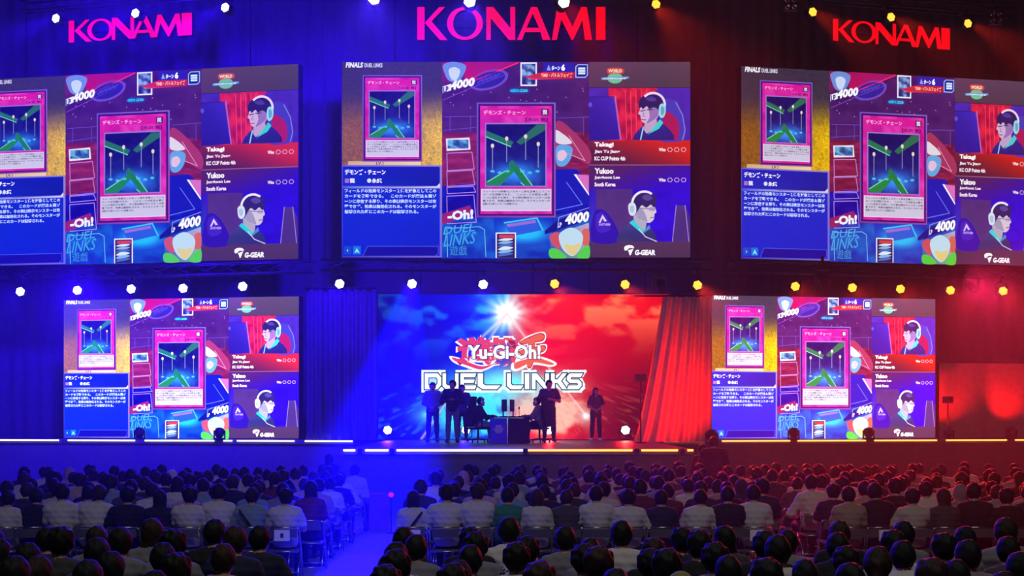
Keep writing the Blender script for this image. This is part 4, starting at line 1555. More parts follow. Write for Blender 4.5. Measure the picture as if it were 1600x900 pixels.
def person_meshes(name, J, h=.0135, sleeve='short', hair='short', seated=True, female=False, belly=0.0, mats=None, split=False):
    pts = [v for k, v in J.items() if isinstance(v, tuple)]
    lo = np.min(pts, 0) - .24
    hi = np.max(pts, 0) + .24
    lo[2] = -.03
    n = np.ceil((hi - lo) / h).astype(int) + 1
    G = np.stack(np.meshgrid(*[lo[i] + h * np.arange(n[i]) for i in range(3)], indexing='ij'), -1)
    w = J['wide']
    G = G.astype(np.float32)
    gro = {}

    def boxed(fn, a, b, r, *args):
        i0 = np.clip(np.floor((np.minimum(a, b) - r - .085 - lo) / h).astype(int), 0, n - 1)
        i1 = np.clip(np.ceil((np.maximum(a, b) + r + .085 - lo) / h).astype(int) + 1, 1, n)
        D = np.full(tuple(n), .5, np.float32)
        sl = tuple(slice(i0[k], i1[k]) for k in range(3))
        D[sl] = fn(G[sl], *args)
        return D

    def cone(_, a, b, r1, r2):
        return boxed(cone_f, np.array(a), np.array(b), max(r1, r2), a, b, r1, r2)

    def ellip(_, c, r, yaw=0.0):
        return boxed(ellip_f, np.array(c), np.array(c), max(r), c, r, yaw)

    def put(g, d, k=.03):
        gro[g] = d if g not in gro else smin(gro[g], d, k)
    mv = lambda p, q: tuple(np.array(p) + np.array(q))
    # torso
    put('torso', ellip(G, mv(J['pel'], (0, .0, .0)), (.165 if not female else .17, .125, .12)), .05)
    put('torso', ellip(G, mv(J['wai'], (0, .01 + belly * .5, 0)), (.145 * w + belly * .3, .105 + belly, .15)), .06)
    put('torso', ellip(G, J['che'], (.165 * w, .115, .17)), .06)
    put('torso', cone(G, mv(J['shoL'], (.03, 0, .0)), mv(J['shoR'], (-.03, 0, .0)), .064, .064), .06)
    for s_ in (-1, 1):
        put('torso', cone(G, mv(J['nek'], (s_ * .03, -.01, -.01)), mv(J['shoL' if s_ < 0 else 'shoR'], (-s_ * .02, 0, .01)), .045, .052), .05)
    put('neck', cone(G, mv(J['nek'], (0, -.005, -.05)), mv(J['hed'], (0, -.025, -.05)), .056, .05))
    # head
    y = J['yaw']
    put('head', ellip(G, headrot(J, (0, -.012, .02)), (.080, .097, .108), y))
    put('head', ellip(G, headrot(J, (0, .022, -.045)), (.058, .068, .072), y), .03)
    put('head', ellip(G, headrot(J, (0, .080, -.098)), (.024, .018, .018), y), .02)
    put('head', cone(G, headrot(J, (0, .086, .01)), headrot(J, (0, .108, -.035)), .010, .014), .015)
    for s in (-1, 1):
        put('head', ellip(G, headrot(J, (s * .078, -.012, -.01)), (.013, .022, .032), y), .008)
        d = ellip(G, headrot(J, (s * .033, .096, .006)), (.018, .016, .012), y)
        gro['head'] = -smin(-gro['head'], d, .012)
    for S in 'LR':
        put('uarm' + S, cone(G, J['sho' + S], J['elb' + S], .052, .041))
        put('farm' + S, cone(G, J['elb' + S], J['wri' + S], .041, .028))
        wv, hv = np.array(J['wri' + S]), np.array(J['hand' + S])
        put('hand' + S, cone(G, wv + (hv - wv) * .25, wv + (hv - wv) * 1.0, .028, .034))
        put('thigh', cone(G, J['hip' + S], J['kne' + S], .088 if not female else .085, .060), .04)
        put('calf' + S, cone(G, J['kne' + S], mv(J['ank' + S], (0, 0, 0)), .056, .038))
        put('calf' + S, ellip(G, mv(tuple(np.array(J['kne' + S]) * .68 + np.array(J['ank' + S]) * .32), (0, -.022, 0)), (.052, .055, .12)), .04)
        put('foot' + S, cone(G, mv(J['ank' + S], (0, -.03, -.045)), J['toe' + S], .040, .036))
    body = None
    for g, d in gro.items():
        body = d if body is None else smin(body, d, .022 if g[:4] in ('hand', 'head', 'foot') else .035)
    body = np.maximum(body, -G[..., 2] + .002)
    V, Fc = surface_net(body, lo, h)
    # colour zones from the nearest group
    ii = np.clip(np.round((V - lo) / h).astype(int), 0, n - 1)
    val = {g: d[ii[:, 0], ii[:, 1], ii[:, 2]] for g, d in gro.items()}
    gl = list(val)
    near = np.argmin(np.stack([val[g] for g in gl]), 0)
    zone = np.array([{'thi': 1, 'cal': 1, 'foo': 2}.get(g[:3], 0) for g in gl])[near]
    zone = np.where((near == gl.index('torso')) & (V[:, 2] < J['pel'][2] + .06), 1, zone)
    fz = zone[Fc].max(1)
    vs, fs, fm = [tuple(p) for p in V], [tuple(f) for f in Fc], list(fz)
    # fingers: four and a thumb, rooted in the palm
    fb = MB()
    for S in 'LR':
        s = -1 if S == 'L' else 1
        wv, hv = np.array(J['wri' + S]), np.array(J['hand' + S])
        d = (hv - wv) / np.linalg.norm(hv - wv)
        up = np.array((0, 0, 1.0))
        if abs(d[2]) > .8:
            up = np.array((s * 1.0, 0, 0))
        sd = np.cross(d, up)
        sd /= np.linalg.norm(sd)
        dn = -np.cross(sd, d)
        dn = dn if dn[2] < 0 else -dn
        for i, (o, L) in enumerate(((-.026, .062), (-.009, .074), (.009, .070), (.026, .054))):
            a = hv + sd * o + d * .018
            b = a + d * L * .5 + dn * .006
            e = b + d * L * .36 + dn * L * .32
            fb.tube([a, b, (b + e) / 2 + d * .004, e], [.0098, .0092, .0085, .0068], 6, 0)
        t0 = wv + (hv - wv) * .5 + sd * (-s * .026)
        t1 = t0 + sd * (-s * .022) + d * .028
        t2 = t1 + d * .03 + sd * (-s * .004)
        fb.tube([t0, t1, t2], [.013, .0115, .008], 6, 0)
    # eyes and mouth
    for s in (-1, 1):
        e = headrot(J, (s * .033, .079, .006))
        fb.lathe([(.002, -.006), (.010, -.003), (.011, 0), (.010, .003), (.002, .006)], 8, 3, 'Z', e)
    m0, m1, m2 = headrot(J, (-.022, .085, -.068)), headrot(J, (0, .093, -.07)), headrot(J, (.022, .085, -.068))
    fb.tube([m0, m1, m2], [.004, .006, .004], 6, 4)
    b0 = len(vs)
    vs += fb.v
    fs += [tuple(b0 + i for i in f) for f in fb.f]
    fm += fb.m
    out = {}

    def mk(nm, vs, fs, fm, ml):
        me = bpy.data.meshes.new(nm)
        me.from_pydata(vs, [], fs)
        for m in ml:
            me.materials.append(m)
        me.polygons.foreach_set('material_index', fm)
        me.polygons.foreach_set('use_smooth', [True] * len(me.polygons))
        me.update()
        return me
    out['body'] = mk(name, vs, fs, fm, [M['skin'], M['trouser'], M['shoe'], M['eye'], M['lip']])

    # shirt
    cl = gro['torso']
    for S in 'LR':
        a, b, c2 = J['sho' + S], J['elb' + S], J['wri' + S]
        if sleeve == 'short':
            e = tuple(np.array(a) * .35 + np.array(b) * .65)
            cl = smin(cl, cone(G, a, e, .062, .062), .03)
        else:
            cl = smin(cl, cone(G, a, b, .058, .050), .03)
            cl = smin(cl, cone(G, b, tuple(np.array(b) * .08 + np.array(c2) * .92), .049, .038), .03)
    wr = .004 * np.sin(G[..., 2] * 46 + G[..., 0] * 30) * np.sin(G[..., 0] * 24 + 1.3) + .003 * np.sin(G[..., 2] * 80 + 12 * G[..., 1])
    cl = cl - .017 + wr
    if not seated:
        cl = np.maximum(cl, J['pel'][2] - .07 - G[..., 2])
    else:
        cl = np.maximum(cl, J['pel'][2] - .085 - G[..., 2])
        cl = np.maximum(cl, G[..., 1] - .19 + np.where(G[..., 2] > .62, -9, 0))
    if hair == 'hood':
        cl = smin(cl, np.maximum(ellip(G, headrot(J, (0, -.03, .012)), (.108, .125, .145), y), (G @ np.array((-math.sin(y), math.cos(y), 0))) - (np.array(J['hed']) @ np.array((-math.sin(y), math.cos(y), 0))) - .05), .05)
    else:
        cl = np.maximum(cl, -(cone(G, mv(J['nek'], (0, 0, -.015)), mv(J['hed'], (0, 0, .02)), .066, .075)))
    V, Fc = surface_net(cl, lo, h)
    out['shirt'] = mk('shirt', V.tolist(), Fc.tolist(), [0] * len(Fc), [M['shirt_white']])
    if split:
        tr = smin(np.maximum(gro['torso'], G[..., 2] - J['pel'][2] - .04), gro['thigh'], .03)
        for S in 'LR':
            tr = smin(tr, gro['calf' + S] - .006, .03)
        tr = np.maximum(tr - .011 + wr, .10 - G[..., 2])
        V, Fc = surface_net(tr, lo, h)
        out['trousers'] = mk('trousers', V.tolist(), Fc.tolist(), [0] * len(Fc), [M['trouser']])
        for S in 'LR':
            sh = np.maximum(smin(gro['foot' + S], cone(G, mv(J['ank' + S], (0, -.02, -.04)), mv(J['ank' + S], (0, 0, 0)), .042, .042), .02) - .008, .001 - G[..., 2])
            sh = np.maximum(sh, G[..., 2] - .11)
            V, Fc = surface_net(sh, lo, h)
            out['shoe' + S] = mk('shoe', V.tolist(), Fc.tolist(), [0] * len(Fc), [M['shoe']])

    # hair
    fwd = np.array((-math.sin(y), math.cos(y), 0))
    rel = G - np.array(J['hed'])
    f = rel @ fwd
    z = rel[..., 2]
    nz = .0045 * np.sin(rel[..., 0] * 61 + 2 + 25 * z) * np.sin(f * 53 + 31 * z) + .0025 * np.sin(rel[..., 0] * 120 + f * 40)
    cap = ellip(G, headrot(J, (0, -.016, .03)), (.097, .113, .120), y) + nz
    face = np.maximum(f - .055 - .5 * np.clip(z - .03, -.2, .05), z - .075)
    side = np.maximum(f - .012, z + .012)        # keep hair off the cheeks
    hr = np.maximum(cap, -np.maximum(.03 - f, z - .072 + .4 * np.abs(rel[..., 0])))
    nape = -.075
    if hair in ('short', 'puffy', 'hood'):
        if hair == 'puffy':
            hr = smin(hr, np.maximum(ellip(G, headrot(J, (0, -.025, .05)), (.104, .112, .105), y) + nz * 2, f - .06), .02)
        hr = np.maximum(hr, nape - z + .35 * np.clip(f, -.05, .05))
        hr = np.maximum(hr, -np.maximum(np.maximum(-.005 - f, z - .0), -np.abs(rel[..., 0]) + .03))
    elif hair == 'long':
        L = .20
        d = np.maximum(ellip(G, headrot(J, (0, -.055, -.10)), (.098, .062, L), y) + nz, -.26 - z)
        hr = smin(hr, d, .03)
        hr = np.maximum(hr, -np.maximum(.02 - f, z - .07))
    elif hair == 'tail':
        hr = np.maximum(hr, nape - z)
        hr = smin(hr, cone(G, headrot(J, (0, -.115, .03)), headrot(J, (0, -.15, -.20)), .040, .022) + nz, .02)
    elif hair == 'bun':
        hr = np.maximum(hr, nape + .02 - z)
        hr = smin(hr, ellip(G, headrot(J, (0, -.085, .115)), (.045, .045, .042), y) + nz, .02)
    elif hair == 'cap':
        hr = np.maximum(hr, nape - z)
        hr = smin(hr, np.maximum(ellip(G, headrot(J, (0, .07, .075)), (.08, .11, .018), y), -.2 - z), .012)
    V, Fc = surface_net(hr, lo, h)
    out['hair'] = mk('cap' if hair == 'cap' else 'hair', V.tolist(), Fc.tolist(), [0] * len(Fc), [M['hair_black']])
    return out


M['skin'] = pmat('skin', (0.42, 0.25, 0.18), .55, noise=.08)
M['trouser'] = pmat('dark_trouser_cloth', (0.02, 0.02, 0.028), .85)
M['shoe'] = pmat('dark_shoe', (0.02, 0.02, 0.02), .6)
M['eye'] = pmat('eye_dark', (0.02, 0.015, 0.012), .2)
M['lip'] = pmat('lip', (0.3, 0.1, 0.09), .5)
M['hair_black'] = pmat('black_hair', (0.008, 0.007, 0.008), .68, noise=.4, scale=60, spec=.22)
M['hair_brown'] = pmat('brown_hair', (0.026, 0.014, 0.010), .68, noise=.4, scale=60, spec=.22)
SHIRTS = {
    'white': (.48, .46, .45), 'off-white': (.40, .37, .32), 'grey': (.16, .16, .17), 'black': (.009, .009, .012), 'navy': (.012, .016, .045),
    'green': (.02, .16, .09), 'beige': (.28, .21, .15), 'dark grey': (.045, .043, .045), 'pink': (.42, .25, .28), 'olive': (.22, .21, .07), 'pale blue': (.16, .24, .30),
    'maroon': (.10, .015, .02), 'charcoal': (.02, .02, .022)}
for n_, c_ in SHIRTS.items():
    M['shirt_' + n_] = pmat(n_.replace(' ', '_') + '_shirt_cloth', c_, .9, noise=.07, scale=9, bump=.12)
# checked cloth
m = pmat('checked_shirt_cloth', (.3, .3, .3), .9)
nt = m.node_tree
ck = nt.nodes.new('ShaderNodeTexChecker')
ck.inputs['Scale'].default_value = 34
ck.inputs['Color1'].default_value = (.45, .44, .46, 1)
ck.inputs['Color2'].default_value = (.02, .02, .03, 1)
tcx = nt.nodes.new('ShaderNodeTexCoord')
nt.links.new(tcx.outputs['Object'], ck.inputs['Vector'])
nt.links.new(ck.outputs['Color'], nt.nodes['Principled BSDF'].inputs['Base Color'])
M['shirt_checked'] = m

VAR = [
    person_meshes('person', pose_seated(0.05, 'lap'), hair='short'),
    person_meshes('person', pose_seated(-.04, 'crossed', .25, 1.06), hair='puffy'),
    person_meshes('person', pose_seated(.22, 'lap', -.2, 1.02), hair='short', sleeve='long'),
    person_meshes('person', pose_seated(.0, 'wide', .0, 1.12), hair='puffy', belly=.03),
    person_meshes('person', pose_seated(.03, 'lap', .15, .92), hair='long', female=True),
    person_meshes('person', pose_seated(.10, 'lap', -.3, .92), hair='tail', female=True, sleeve='long'),
    person_meshes('person', pose_seated(.05, 'wide', -.12, 1.08), hair='short', sleeve='long', belly=.02),
    person_meshes('person', pose_seated(.08, 'lap', .1, 1.04), hair='hood', sleeve='long'),
    person_meshes('person', pose_seated(.12, 'crossed', -.1, 1.0, dx=.06), hair='short'),
    person_meshes('person', pose_seated(.04, 'lap', .4, .98), hair='bun', female=True),
    person_meshes('person', pose_seated(.02, 'lap', -.05, 1.0), hair='cap'),
]
STYLE = ['short black hair', 'thick dark hair', 'short dark hair', 'full dark hair', 'long dark hair', 'dark ponytail', 'short dark hair', 'raised hood', 'short hair', 'hair bun', 'cap']

# ---- folding chair
_c = MB()
for s in (-1, 1):
    _c.tube([(s * .215, .17, .0), (s * .215, -.05, .42), (s * .215, -.20, .70), (s * .19, -.215, .735)], .0115, 7)
    _c.tube([(s * .195, -.27, .0), (s * .195, -.12, .22), (s * .195, .13, .40)], .0105, 7)
_c.tube([(-.19, -.215, .735), (.19, -.215, .735)], .0115, 7)
_c.tube([(-.195, -.235, .06), (.195, -.235, .06)], .009, 6)
_c.tube([(-.215, .125, .085), (.215, .125, .085)], .009, 6)
_c.tube([(-.2, -.185, .405), (.2, -.185, .405)], .0105, 7)
FRAME = _c
_s = MB().box(-.2, -.165, .395, .2, .21, .425, 0, .01)
_k = MB()
nn = 8
for i in range(nn):
    u0, u1 = -.185 + .37 * i / nn, -.185 + .37 * (i + 1) / nn
    y0, y1 = -.205 - .03 * (1 - (u0 / .185) ** 2), -.205 - .03 * (1 - (u1 / .185) ** 2)
    _k.add([(u0, y0, .60), (u1, y1, .60), (u1, y1 - .02, .72), (u0, y0 - .02, .72), (u0, y0 - .018, .60), (u1, y1 - .018, .60), (u1, y1 - .038, .72), (u0, y0 - .038, .72)],
           [(0, 1, 2, 3), (7, 6, 5, 4), (0, 4, 5, 1), (3, 2, 6, 7), (0, 3, 7, 4), (1, 5, 6, 2)])
CH_FRAME = FRAME.mesh('frame', [M['chrome']])
CH_SEAT = _s.mesh('seat', [M['chairpad']])
CH_BACK = _k.mesh('backrest', [M['chairpad']])
_all = MB()
_all.add(FRAME.v, FRAME.f, 0, True)
_all.add(_s.v, _s.f, 1)
_all.add(_k.v, _k.f, 1)
CH_ALL = _all.mesh('folding_chair', [M['chrome'], M['chairpad']])


def chair(loc, rz, label, parts):
    if parts:
        r = empty('folding_chair', loc, rz)
        place('frame', CH_FRAME, r)
        place('seat', CH_SEAT, r)
        place('backrest', CH_BACK, r)
    else:
        r = place('folding_chair', CH_ALL, None, loc, (0, 0, rz))
    tag(r, label, 'chair', 'audience folding chairs')
    return r


def spectator(loc, rz, var, shirt, label, hairmat=None, sc=1.0):
    v = VAR[var]
    o = place('person', v['body'], None, loc, (0, 0, rz))
    o.scale = (sc, sc, sc)
    tag(o, label, 'person', 'seated audience')
    s = place('shirt', v['shirt'], o, mats=[M['shirt_' + shirt]])
    if var == 10:
        place('cap', v['hair'], o, mats=[M['shirt_' + random.choice(['black', 'charcoal', 'navy'])]])
    else:
        place('hair', v['hair'], o, mats=[hairmat or M['hair_black']])
    return o, s


DARK = ['black', 'navy', 'charcoal', 'dark grey', 'black', 'grey']
ANY = ['black', 'black', 'white', 'white', 'navy', 'dark grey', 'grey', 'off-white', 'charcoal', 'beige', 'pink', 'pale blue', 'maroon']
WORN = {'white': 'white', 'off-white': 'off-white'}
NPEOPLE = 0


def seat(X, Y, blk, rowname, seatname, var=None, shirt=None, parts=False, pool=ANY, note=None, jit=.05, zoff=None):
    global NPEOPLE
    NPEOPLE += 1
    if var is None:
        var = random.choices(range(11), [14, 12, 10, 8, 4, 3, 8, 1.2, 8, 1.5, 1.5])[0]
    if shirt is None:
        shirt = random.choice(pool)
    rz = random.uniform(-.10, .10)
    x, y = X + random.uniform(-jit, jit), Y + random.uniform(-jit, jit)
    lab = '%s top, %s, %s, %s, %s' % (shirt, STYLE[var], seatname, rowname, blk)
    lab = 'spectator, ' + lab if note is None else note
    p, s = spectator((x, y, 0), rz, var, shirt, lab, M['hair_brown'] if random.random() < .12 else None, random.uniform(.95, 1.04))
    chair((x, y, 0), rz * .4, 'folding chair, %s, %s, %s' % (seatname, rowname, blk), parts)
    return p, s, (x, y, rz)


# row behind the cross aisle, taken one by one from the picture
YA = 17.6
kA = YA / F
ROWA = {
    'left block': [(10, 0, 'white'), (52, 2, 'black'), (95, 0, 'white'), (145, 8, 'white'), (197, 3, 'black'), (250, 4, 'black'), (295, 1, 'white'), (343, 0, 'white'), (392, 6, 'pale blue'), (445, 1, 'white')],
    'middle block': [(645, 4, 'white'), (698, 3, 'white'), (745, 1, 'white'), (792, 0, 'green'), (838, 4, 'white'), (886, 2, 'dark grey'), (932, 6, 'white'), (983, 3, 'white'), (1032, 0, 'navy'), (1088, 8, 'white'), (1136, 6, 'black'), (1178, 0, 'white')],
    'right block': [(1327, 0, 'beige'), (1372, 2, 'black'), (1426, 3, 'off-white'), (1475, 4, 'dark grey'), (1523, 6, 'black'), (1572, 3, 'black'), (1612, 5, 'charcoal')],
}
NOTE = {
    ('left block', 7): 'spectator in a white jersey with curved dark lettering, on a rear-row folding chair',
    ('left block', 8): 'spectator in pale blue top with a dark diagonal strap, second from the blue aisle',
    ('left block', 9): 'spectator in white T-shirt with a paper sign on the chair, beside the blue aisle',
    ('left block', 4): 'broad spectator in a black top between a white T-shirt and long hair, left rear row',
    ('left block', 5): 'spectator in black with long dark hair, rear row of the left block',
    ('middle block', 0): 'long-haired spectator in white with a dark diagonal strap beside the blue aisle',
    ('middle block', 3): 'spectator in a green T-shirt with a yellow print, rear row of the middle block',
    ('middle block', 4): 'spectator in white with long straight dark hair, next to the green T-shirt',
    ('middle block', 5): 'spectator in a dark grey top between two white tops, middle rear row',
    ('middle block', 8): 'spectator in a dark navy top, rear row of the middle block',
    ('middle block', 9): 'spectator in a loose white T-shirt leaning sideways, rear row of the middle block',
    ('middle block', 11): 'spectator in white above a paper sign, right end of the middle rear row',
    ('right block', 1): 'spectator in a black top above a white paper sign, right rear row',
    ('right block', 2): 'spectator in a large off-white T-shirt right of the paper sign, right rear row',
    ('right block', 3): 'spectator in dark grey with long hair, right rear row',
}
ROOTS = {}
for blk, lst in ROWA.items():
    for i, (px, var, sh) in enumerate(lst):
        sn = '%s from left end' % ORD[i]
        p, s, pos = seat((px - 800) * kA, YA, blk, 'rear row', sn, var, sh, True, note=NOTE.get((blk, i)), jit=.015)
        ROOTS[(blk, i)] = (p, s, pos)

# rows further forward
for r in range(1, 8):
    Y = YA + r * 1.17
    kk = Y / F
    rn = '%s row forward' % ORD[r]
    n_l = [11, 11, 12, 13, 14, 14, 9][r - 1]
    if r <= 6:
        for i in range(n_l):
            X = -2.95 - .02 * r - i * .455 - random.uniform(0, .03)
            if X * F / Y + 800 < -20:
                continue
            seat(X, Y, 'left block', rn, '%s from blue aisle' % ORD[i])
    for i in range(12):
        X = -1.42 + i * .455 + .06 * (r % 2) + (.02 * r)
        if r >= 5 and i == 0:
            continue
        seat(X, Y, 'middle block', rn, '%s from blue aisle' % ORD[i])
    for i in range(13):
        X = 4.75 + i * .475 - .05 * r
        if X * F / Y + 800 > 1625:
            continue
        seat(X, Y, 'right block', rn, '%s from inner end' % ORD[i], pool=ANY + ['white', 'pink', 'white'] if i < 3 else ANY)

# the nearest rows, heads at the bottom edge of the picture
for r, (Y, off) in enumerate(((11.45, 0), (10.62, .2), (9.8, .05), (9.0, .25), (8.25, .1))):
    kk = Y / F
    rn = '%s nearest row' % ['fifth', 'fourth', 'third', 'second', 'very'][r]
    i = 0
    X = -2.25 - off * .4
    while (X / kk + 800) > -15:
        seat(X, Y, 'left side', rn, '%s from aisle' % ORD[i], pool=DARK + ['white', 'grey', 'beige'], jit=.06)
        X -= .47 + random.uniform(-.02, .05)
        i += 1
    X = -.92 + off * .4
    i = 0
    while (X / kk + 800) < 1615:
        v = s_ = None
        if r == 4 and i == 4:
            v, s_ = 7, 'olive'
        seat(X, Y, 'right side', rn, '%s from aisle' % ORD[min(i, 15)], v, s_, pool=DARK + ['white', 'grey', 'checked'], jit=.06)
        X += .47 + random.uniform(-.02, .06)
        i += 1
print('PEOPLE', NPEOPLE)

# ---- straps, prints and paper signs of the rear row
def strap(key, s):
    p = ROOTS[key][0]
    mb = MB()
    pts = []
    for t in np.linspace(0, 1, 9):
        x = s * (.15 - .30 * t)
        z = .985 - .40 * t
        pts.append((x, -.165 - .012 * math.sin(t * PI) + (.05 if t == 0 else 0), z))
    mb.tube(pts, .016, 6)
    mb.obj('shoulder_strap', M['shirt_black'], p)


strap(('left block', 8), -1)
strap(('middle block', 0), 1)


def flat_text(s, name, parent, loc, size, mat, arc=0.0, bold=.03):
    """lettering as thin raised mesh facing -Y"""
    mb = MB()
    x = 0.0
    glyphs = []
    for ch in s:
        v, f = text_polys(ch, bold)
        wch = v[:, 0].max() - v[:, 0].min()
        glyphs.append((v, f, x - v[:, 0].min()))
        x += wch + .08
    tot = x - .08
    for (v, f, ox) in glyphs:
        vs = []
        for q in v:
            u = (q[0] + ox) - tot / 2
            if arc:
                a = u / arc
                rr = arc + q[1]
                X, Z = rr * math.sin(a), rr * math.cos(a) - arc
            else:
                X, Z = u, q[1]
            vs.append((X * size, 0, Z * size))
        n = len(vs)
        mb.add(vs, f)
    return mb.obj(name, mat, parent, loc)


flat_text('YUUU', 'lettering', ROOTS[('left block', 7)][0], (0, -.168, .72), .085, M['shirt_navy'], 2.0)
g = MB()
g.add([(x, 0, z) for (x, z) in ((-.05, 0), (-.02, .02), (0, .06), (.02, .03), (.06, .035), (.04, 0), (.06, -.03), (.01, -.02), (-.02, -.04), (-.02, -.01))], [tuple(range(10))])
g.obj('print', M['shirt_olive'], ROOTS[('middle block', 3)][0], (.03, -.176, .76))


def paper_sign(key, s, label, dx=0.0):
    x, y, rz = ROOTS[key][2]
    r = empty('paper_sign', (x + dx, y - .285, .56))
    tag(r, label, 'sign', 'paper seat signs')
    MB().box(-.105, -.002, 0, .105, .002, .15).obj('sheet', M['white_paper'], r)
    flat_text(s, 'lettering', r, (0, -.006, .045), .085, M['ink'], 0, .06)


paper_sign(('left block', 9), '8', 'white paper sign with a numeral on the chair beside the blue aisle, left block')
paper_sign(('middle block', 0), '8', 'white paper sign on the chair of the long-haired spectator with a strap', .02)
paper_sign(('middle block', 11), '9', 'white paper sign with a numeral at the right end of the middle rear row')
paper_sign(('right block', 1), '8', 'white paper sign with a numeral below a black top, right block', .04)


# ------------------------------------------------------------------ people and things on stage
def standing(px, py_feet, J, shirt, trouser, shoe, hair, label, sleeve='short', h=1.72, female=False, rz=PI, floor=SZ, Y=None, group=None):
    if Y is None:
        Y = (CAMZ - floor) * F / (py_feet - 650)
    v = person_meshes('person', J, .0155, sleeve, hair, False, female, split=True)
    o = place('person', v['body'], None, ((px - 800) * Y / F, Y, floor), (0, 0, rz))
    o.scale = (h / 1.72,) * 3
    tag(o, label, 'person', group)
    place('shirt', v['shirt'], o, mats=[shirt])
    place('trousers', v['trousers'], o, mats=[trouser])
    place('shoe', v['shoeL'], o, mats=[shoe])
    place('shoe', v['shoeR'], o, mats=[shoe])
    place('hair', v['hair'], o, mats=[M['hair_black']])
    return o


G_ = 'people on stage'
standing(676, 690.5, pose_standing('clasp', 0, 1.0), M['shirt_grey'], M['shirt_black'], M['shoe'], 'short', 'person standing at the left of the stage, grey top, dark trousers, hands clasped', 'long', 1.72, group=G_)
standing(707, 691.5, pose_standing('chest', -.5, 1.12), M['shirt_navy'], M['shirt_grey'], M['shoe'], 'short', 'person standing on stage in a navy top and pale grey trousers, hands at the chest', 'long', 1.76, group=G_)
standing(722, 688.5, pose_standing('side', 0, 1.0), M['shirt_navy'], M['shirt_black'], M['shoe'], 'short', 'person in all dark clothes standing just behind the navy top on stage', 'long', 1.70, group=G_)
standing(858, 690.0, pose_standing('chest', .3, 1.08), M['shirt_dark grey'], M['shirt_dark grey'], M['shoe'], 'short', 'tall person in dark grey standing behind the seated player at the right of the desk', 'short', 1.80, group=G_)
standing(931, 689.0, pose_standing('clasp', .4, .95, True), M['shirt_dark grey'], M['shirt_charcoal'], M['white_paper'], 'long', 'long-haired person in dark clothes and white shoes at the right of the stage', 'short', 1.60, True, group=G_)
standing(1115, 0, pose_standing('side', 0, 1.15), M['shirt_black'], M['shirt_black'], M['shoe'], 'short', 'dark figure standing on the hall floor before the right end of the stage', 'long', 1.80, rz=0, floor=0, Y=27.6)
standing(1097, 0, pose_standing('chest', 0, 1.0), M['shirt_maroon'], M['shirt_black'], M['shoe'], 'short', 'shorter dim red-lit figure standing left of the dark figure before the stage', 'long', 1.62, rz=.5, floor=0, Y=28.1)
standing(514, 0, pose_standing('chest', 0, 1.0), M['shirt_navy'], M['shirt_black'], M['shoe'], 'hood', 'small hooded figure standing at the front end of the blue aisle', 'long', 1.46, rz=0, floor=0, Y=26.3)


# gaming chair
def gaming_chair(px, Y, rz, label):
    r = empty('gaming_chair', ((px - 800) * Y / F, Y, SZ), rz)
    tag(r, label, 'chair', 'gaming chairs on stage')
    MB().box(-.25, -.22, .37, .25, .27, .43, 0, .025).obj('seat', M['black_matte'], r)
    poly = [(-.17, 0), (.17, 0), (.26, .25), (.27, .48), (.19, .62), (.15, .86), (-.15, .86), (-.19, .62), (-.27, .48), (-.26, .25)]
    b = MB().prism(poly, -.05, .03).obj('backrest', M['black_matte'], r, (0, -.24, .44), (-.14, 0, 0))
    MB().box(-.11, .03, .68, .11, .055, .80, 0, .02).obj('headrest_pillow', M['shirt_navy'], b)
    for s in (-1, 1):
        MB().box(s * .3 - .03, -.12, .60, s * .3 + .03, .16, .63, 0, .01).tube([(s * .3, 0, .6), (s * .28, 0, .40)], .02, 6).obj('armrest', M['black'], r)
    MB().tube([(0, 0, .1), (0, 0, .37)], .03, 8).obj('column', M['black'], r)
    for k in range(5):
        t = 2 * PI * k / 5 + .3
        MB().tube([(0, 0, .11), (.29 * math.cos(t), .29 * math.sin(t), .075)], [.028, .018], 6).obj('base_leg', M['black'], r)
        MB().lathe([(.03, -.015), (.03, .015)], 10, 0, 'Y', (.29 * math.cos(t), .29 * math.sin(t), .03)).obj('caster', M['black'], r)


def headphones(parent, J, mat):
    pts = [headrot(J, (.098 * math.cos(t), -.012, .02 + .125 * math.sin(t))) for t in np.linspace(0, PI, 11)]
    band = MB().tube(pts, .014, 6).obj('headphones', mat, parent)
    for s in (-1, 1):
        c_ = headrot(J, (s * .096, -.010, -.005))
        e = MB()
        e.lathe([(.02, -.05), (.04, -.03), (.045, 0), (.04, .03), (.02, .05)], 12, 0, 'Z', c_)
        e.obj('ear_cup', mat, band)


YD = 36.0


def player(px, Y, rz, shirt, trouser, label):
    J = pose_seated(.12, 'desk', 0, 1.0)
    v = person_meshes('person', J, .0155, 'long', 'short', True, split=True)
    o = place('person', v['body'], None, ((px - 800) * Y / F, Y, SZ), (0, 0, rz))
    tag(o, label, 'person', G_)
    place('shirt', v['shirt'], o, mats=[shirt])
    place('trousers', v['trousers'], o, mats=[trouser])
    place('shoe', v['shoeL'], o, mats=[M['white_paper']])
    place('shoe', v['shoeR'], o, mats=[M['white_paper']])
    place('hair', v['hair'], o, mats=[M['hair_black']])
    headphones(o, J, M['white_paper'])


gaming_chair(747, YD, -PI / 2 + .4, 'dark gaming chair of the left player, turned towards the desk')
gaming_chair(843, YD, PI / 2 - .4, 'dark gaming chair of the right player, turned towards the desk')
player(747, YD, -PI / 2 + .4, M['shirt_charcoal'], M['shirt_white'], 'left player in dark top and pale trousers with white headphones, seated at the desk')
player(843, YD, PI / 2 - .4, M['shirt_pale blue'], M['shirt_charcoal'], 'right player in a pale top with white headphones, seated at the desk')

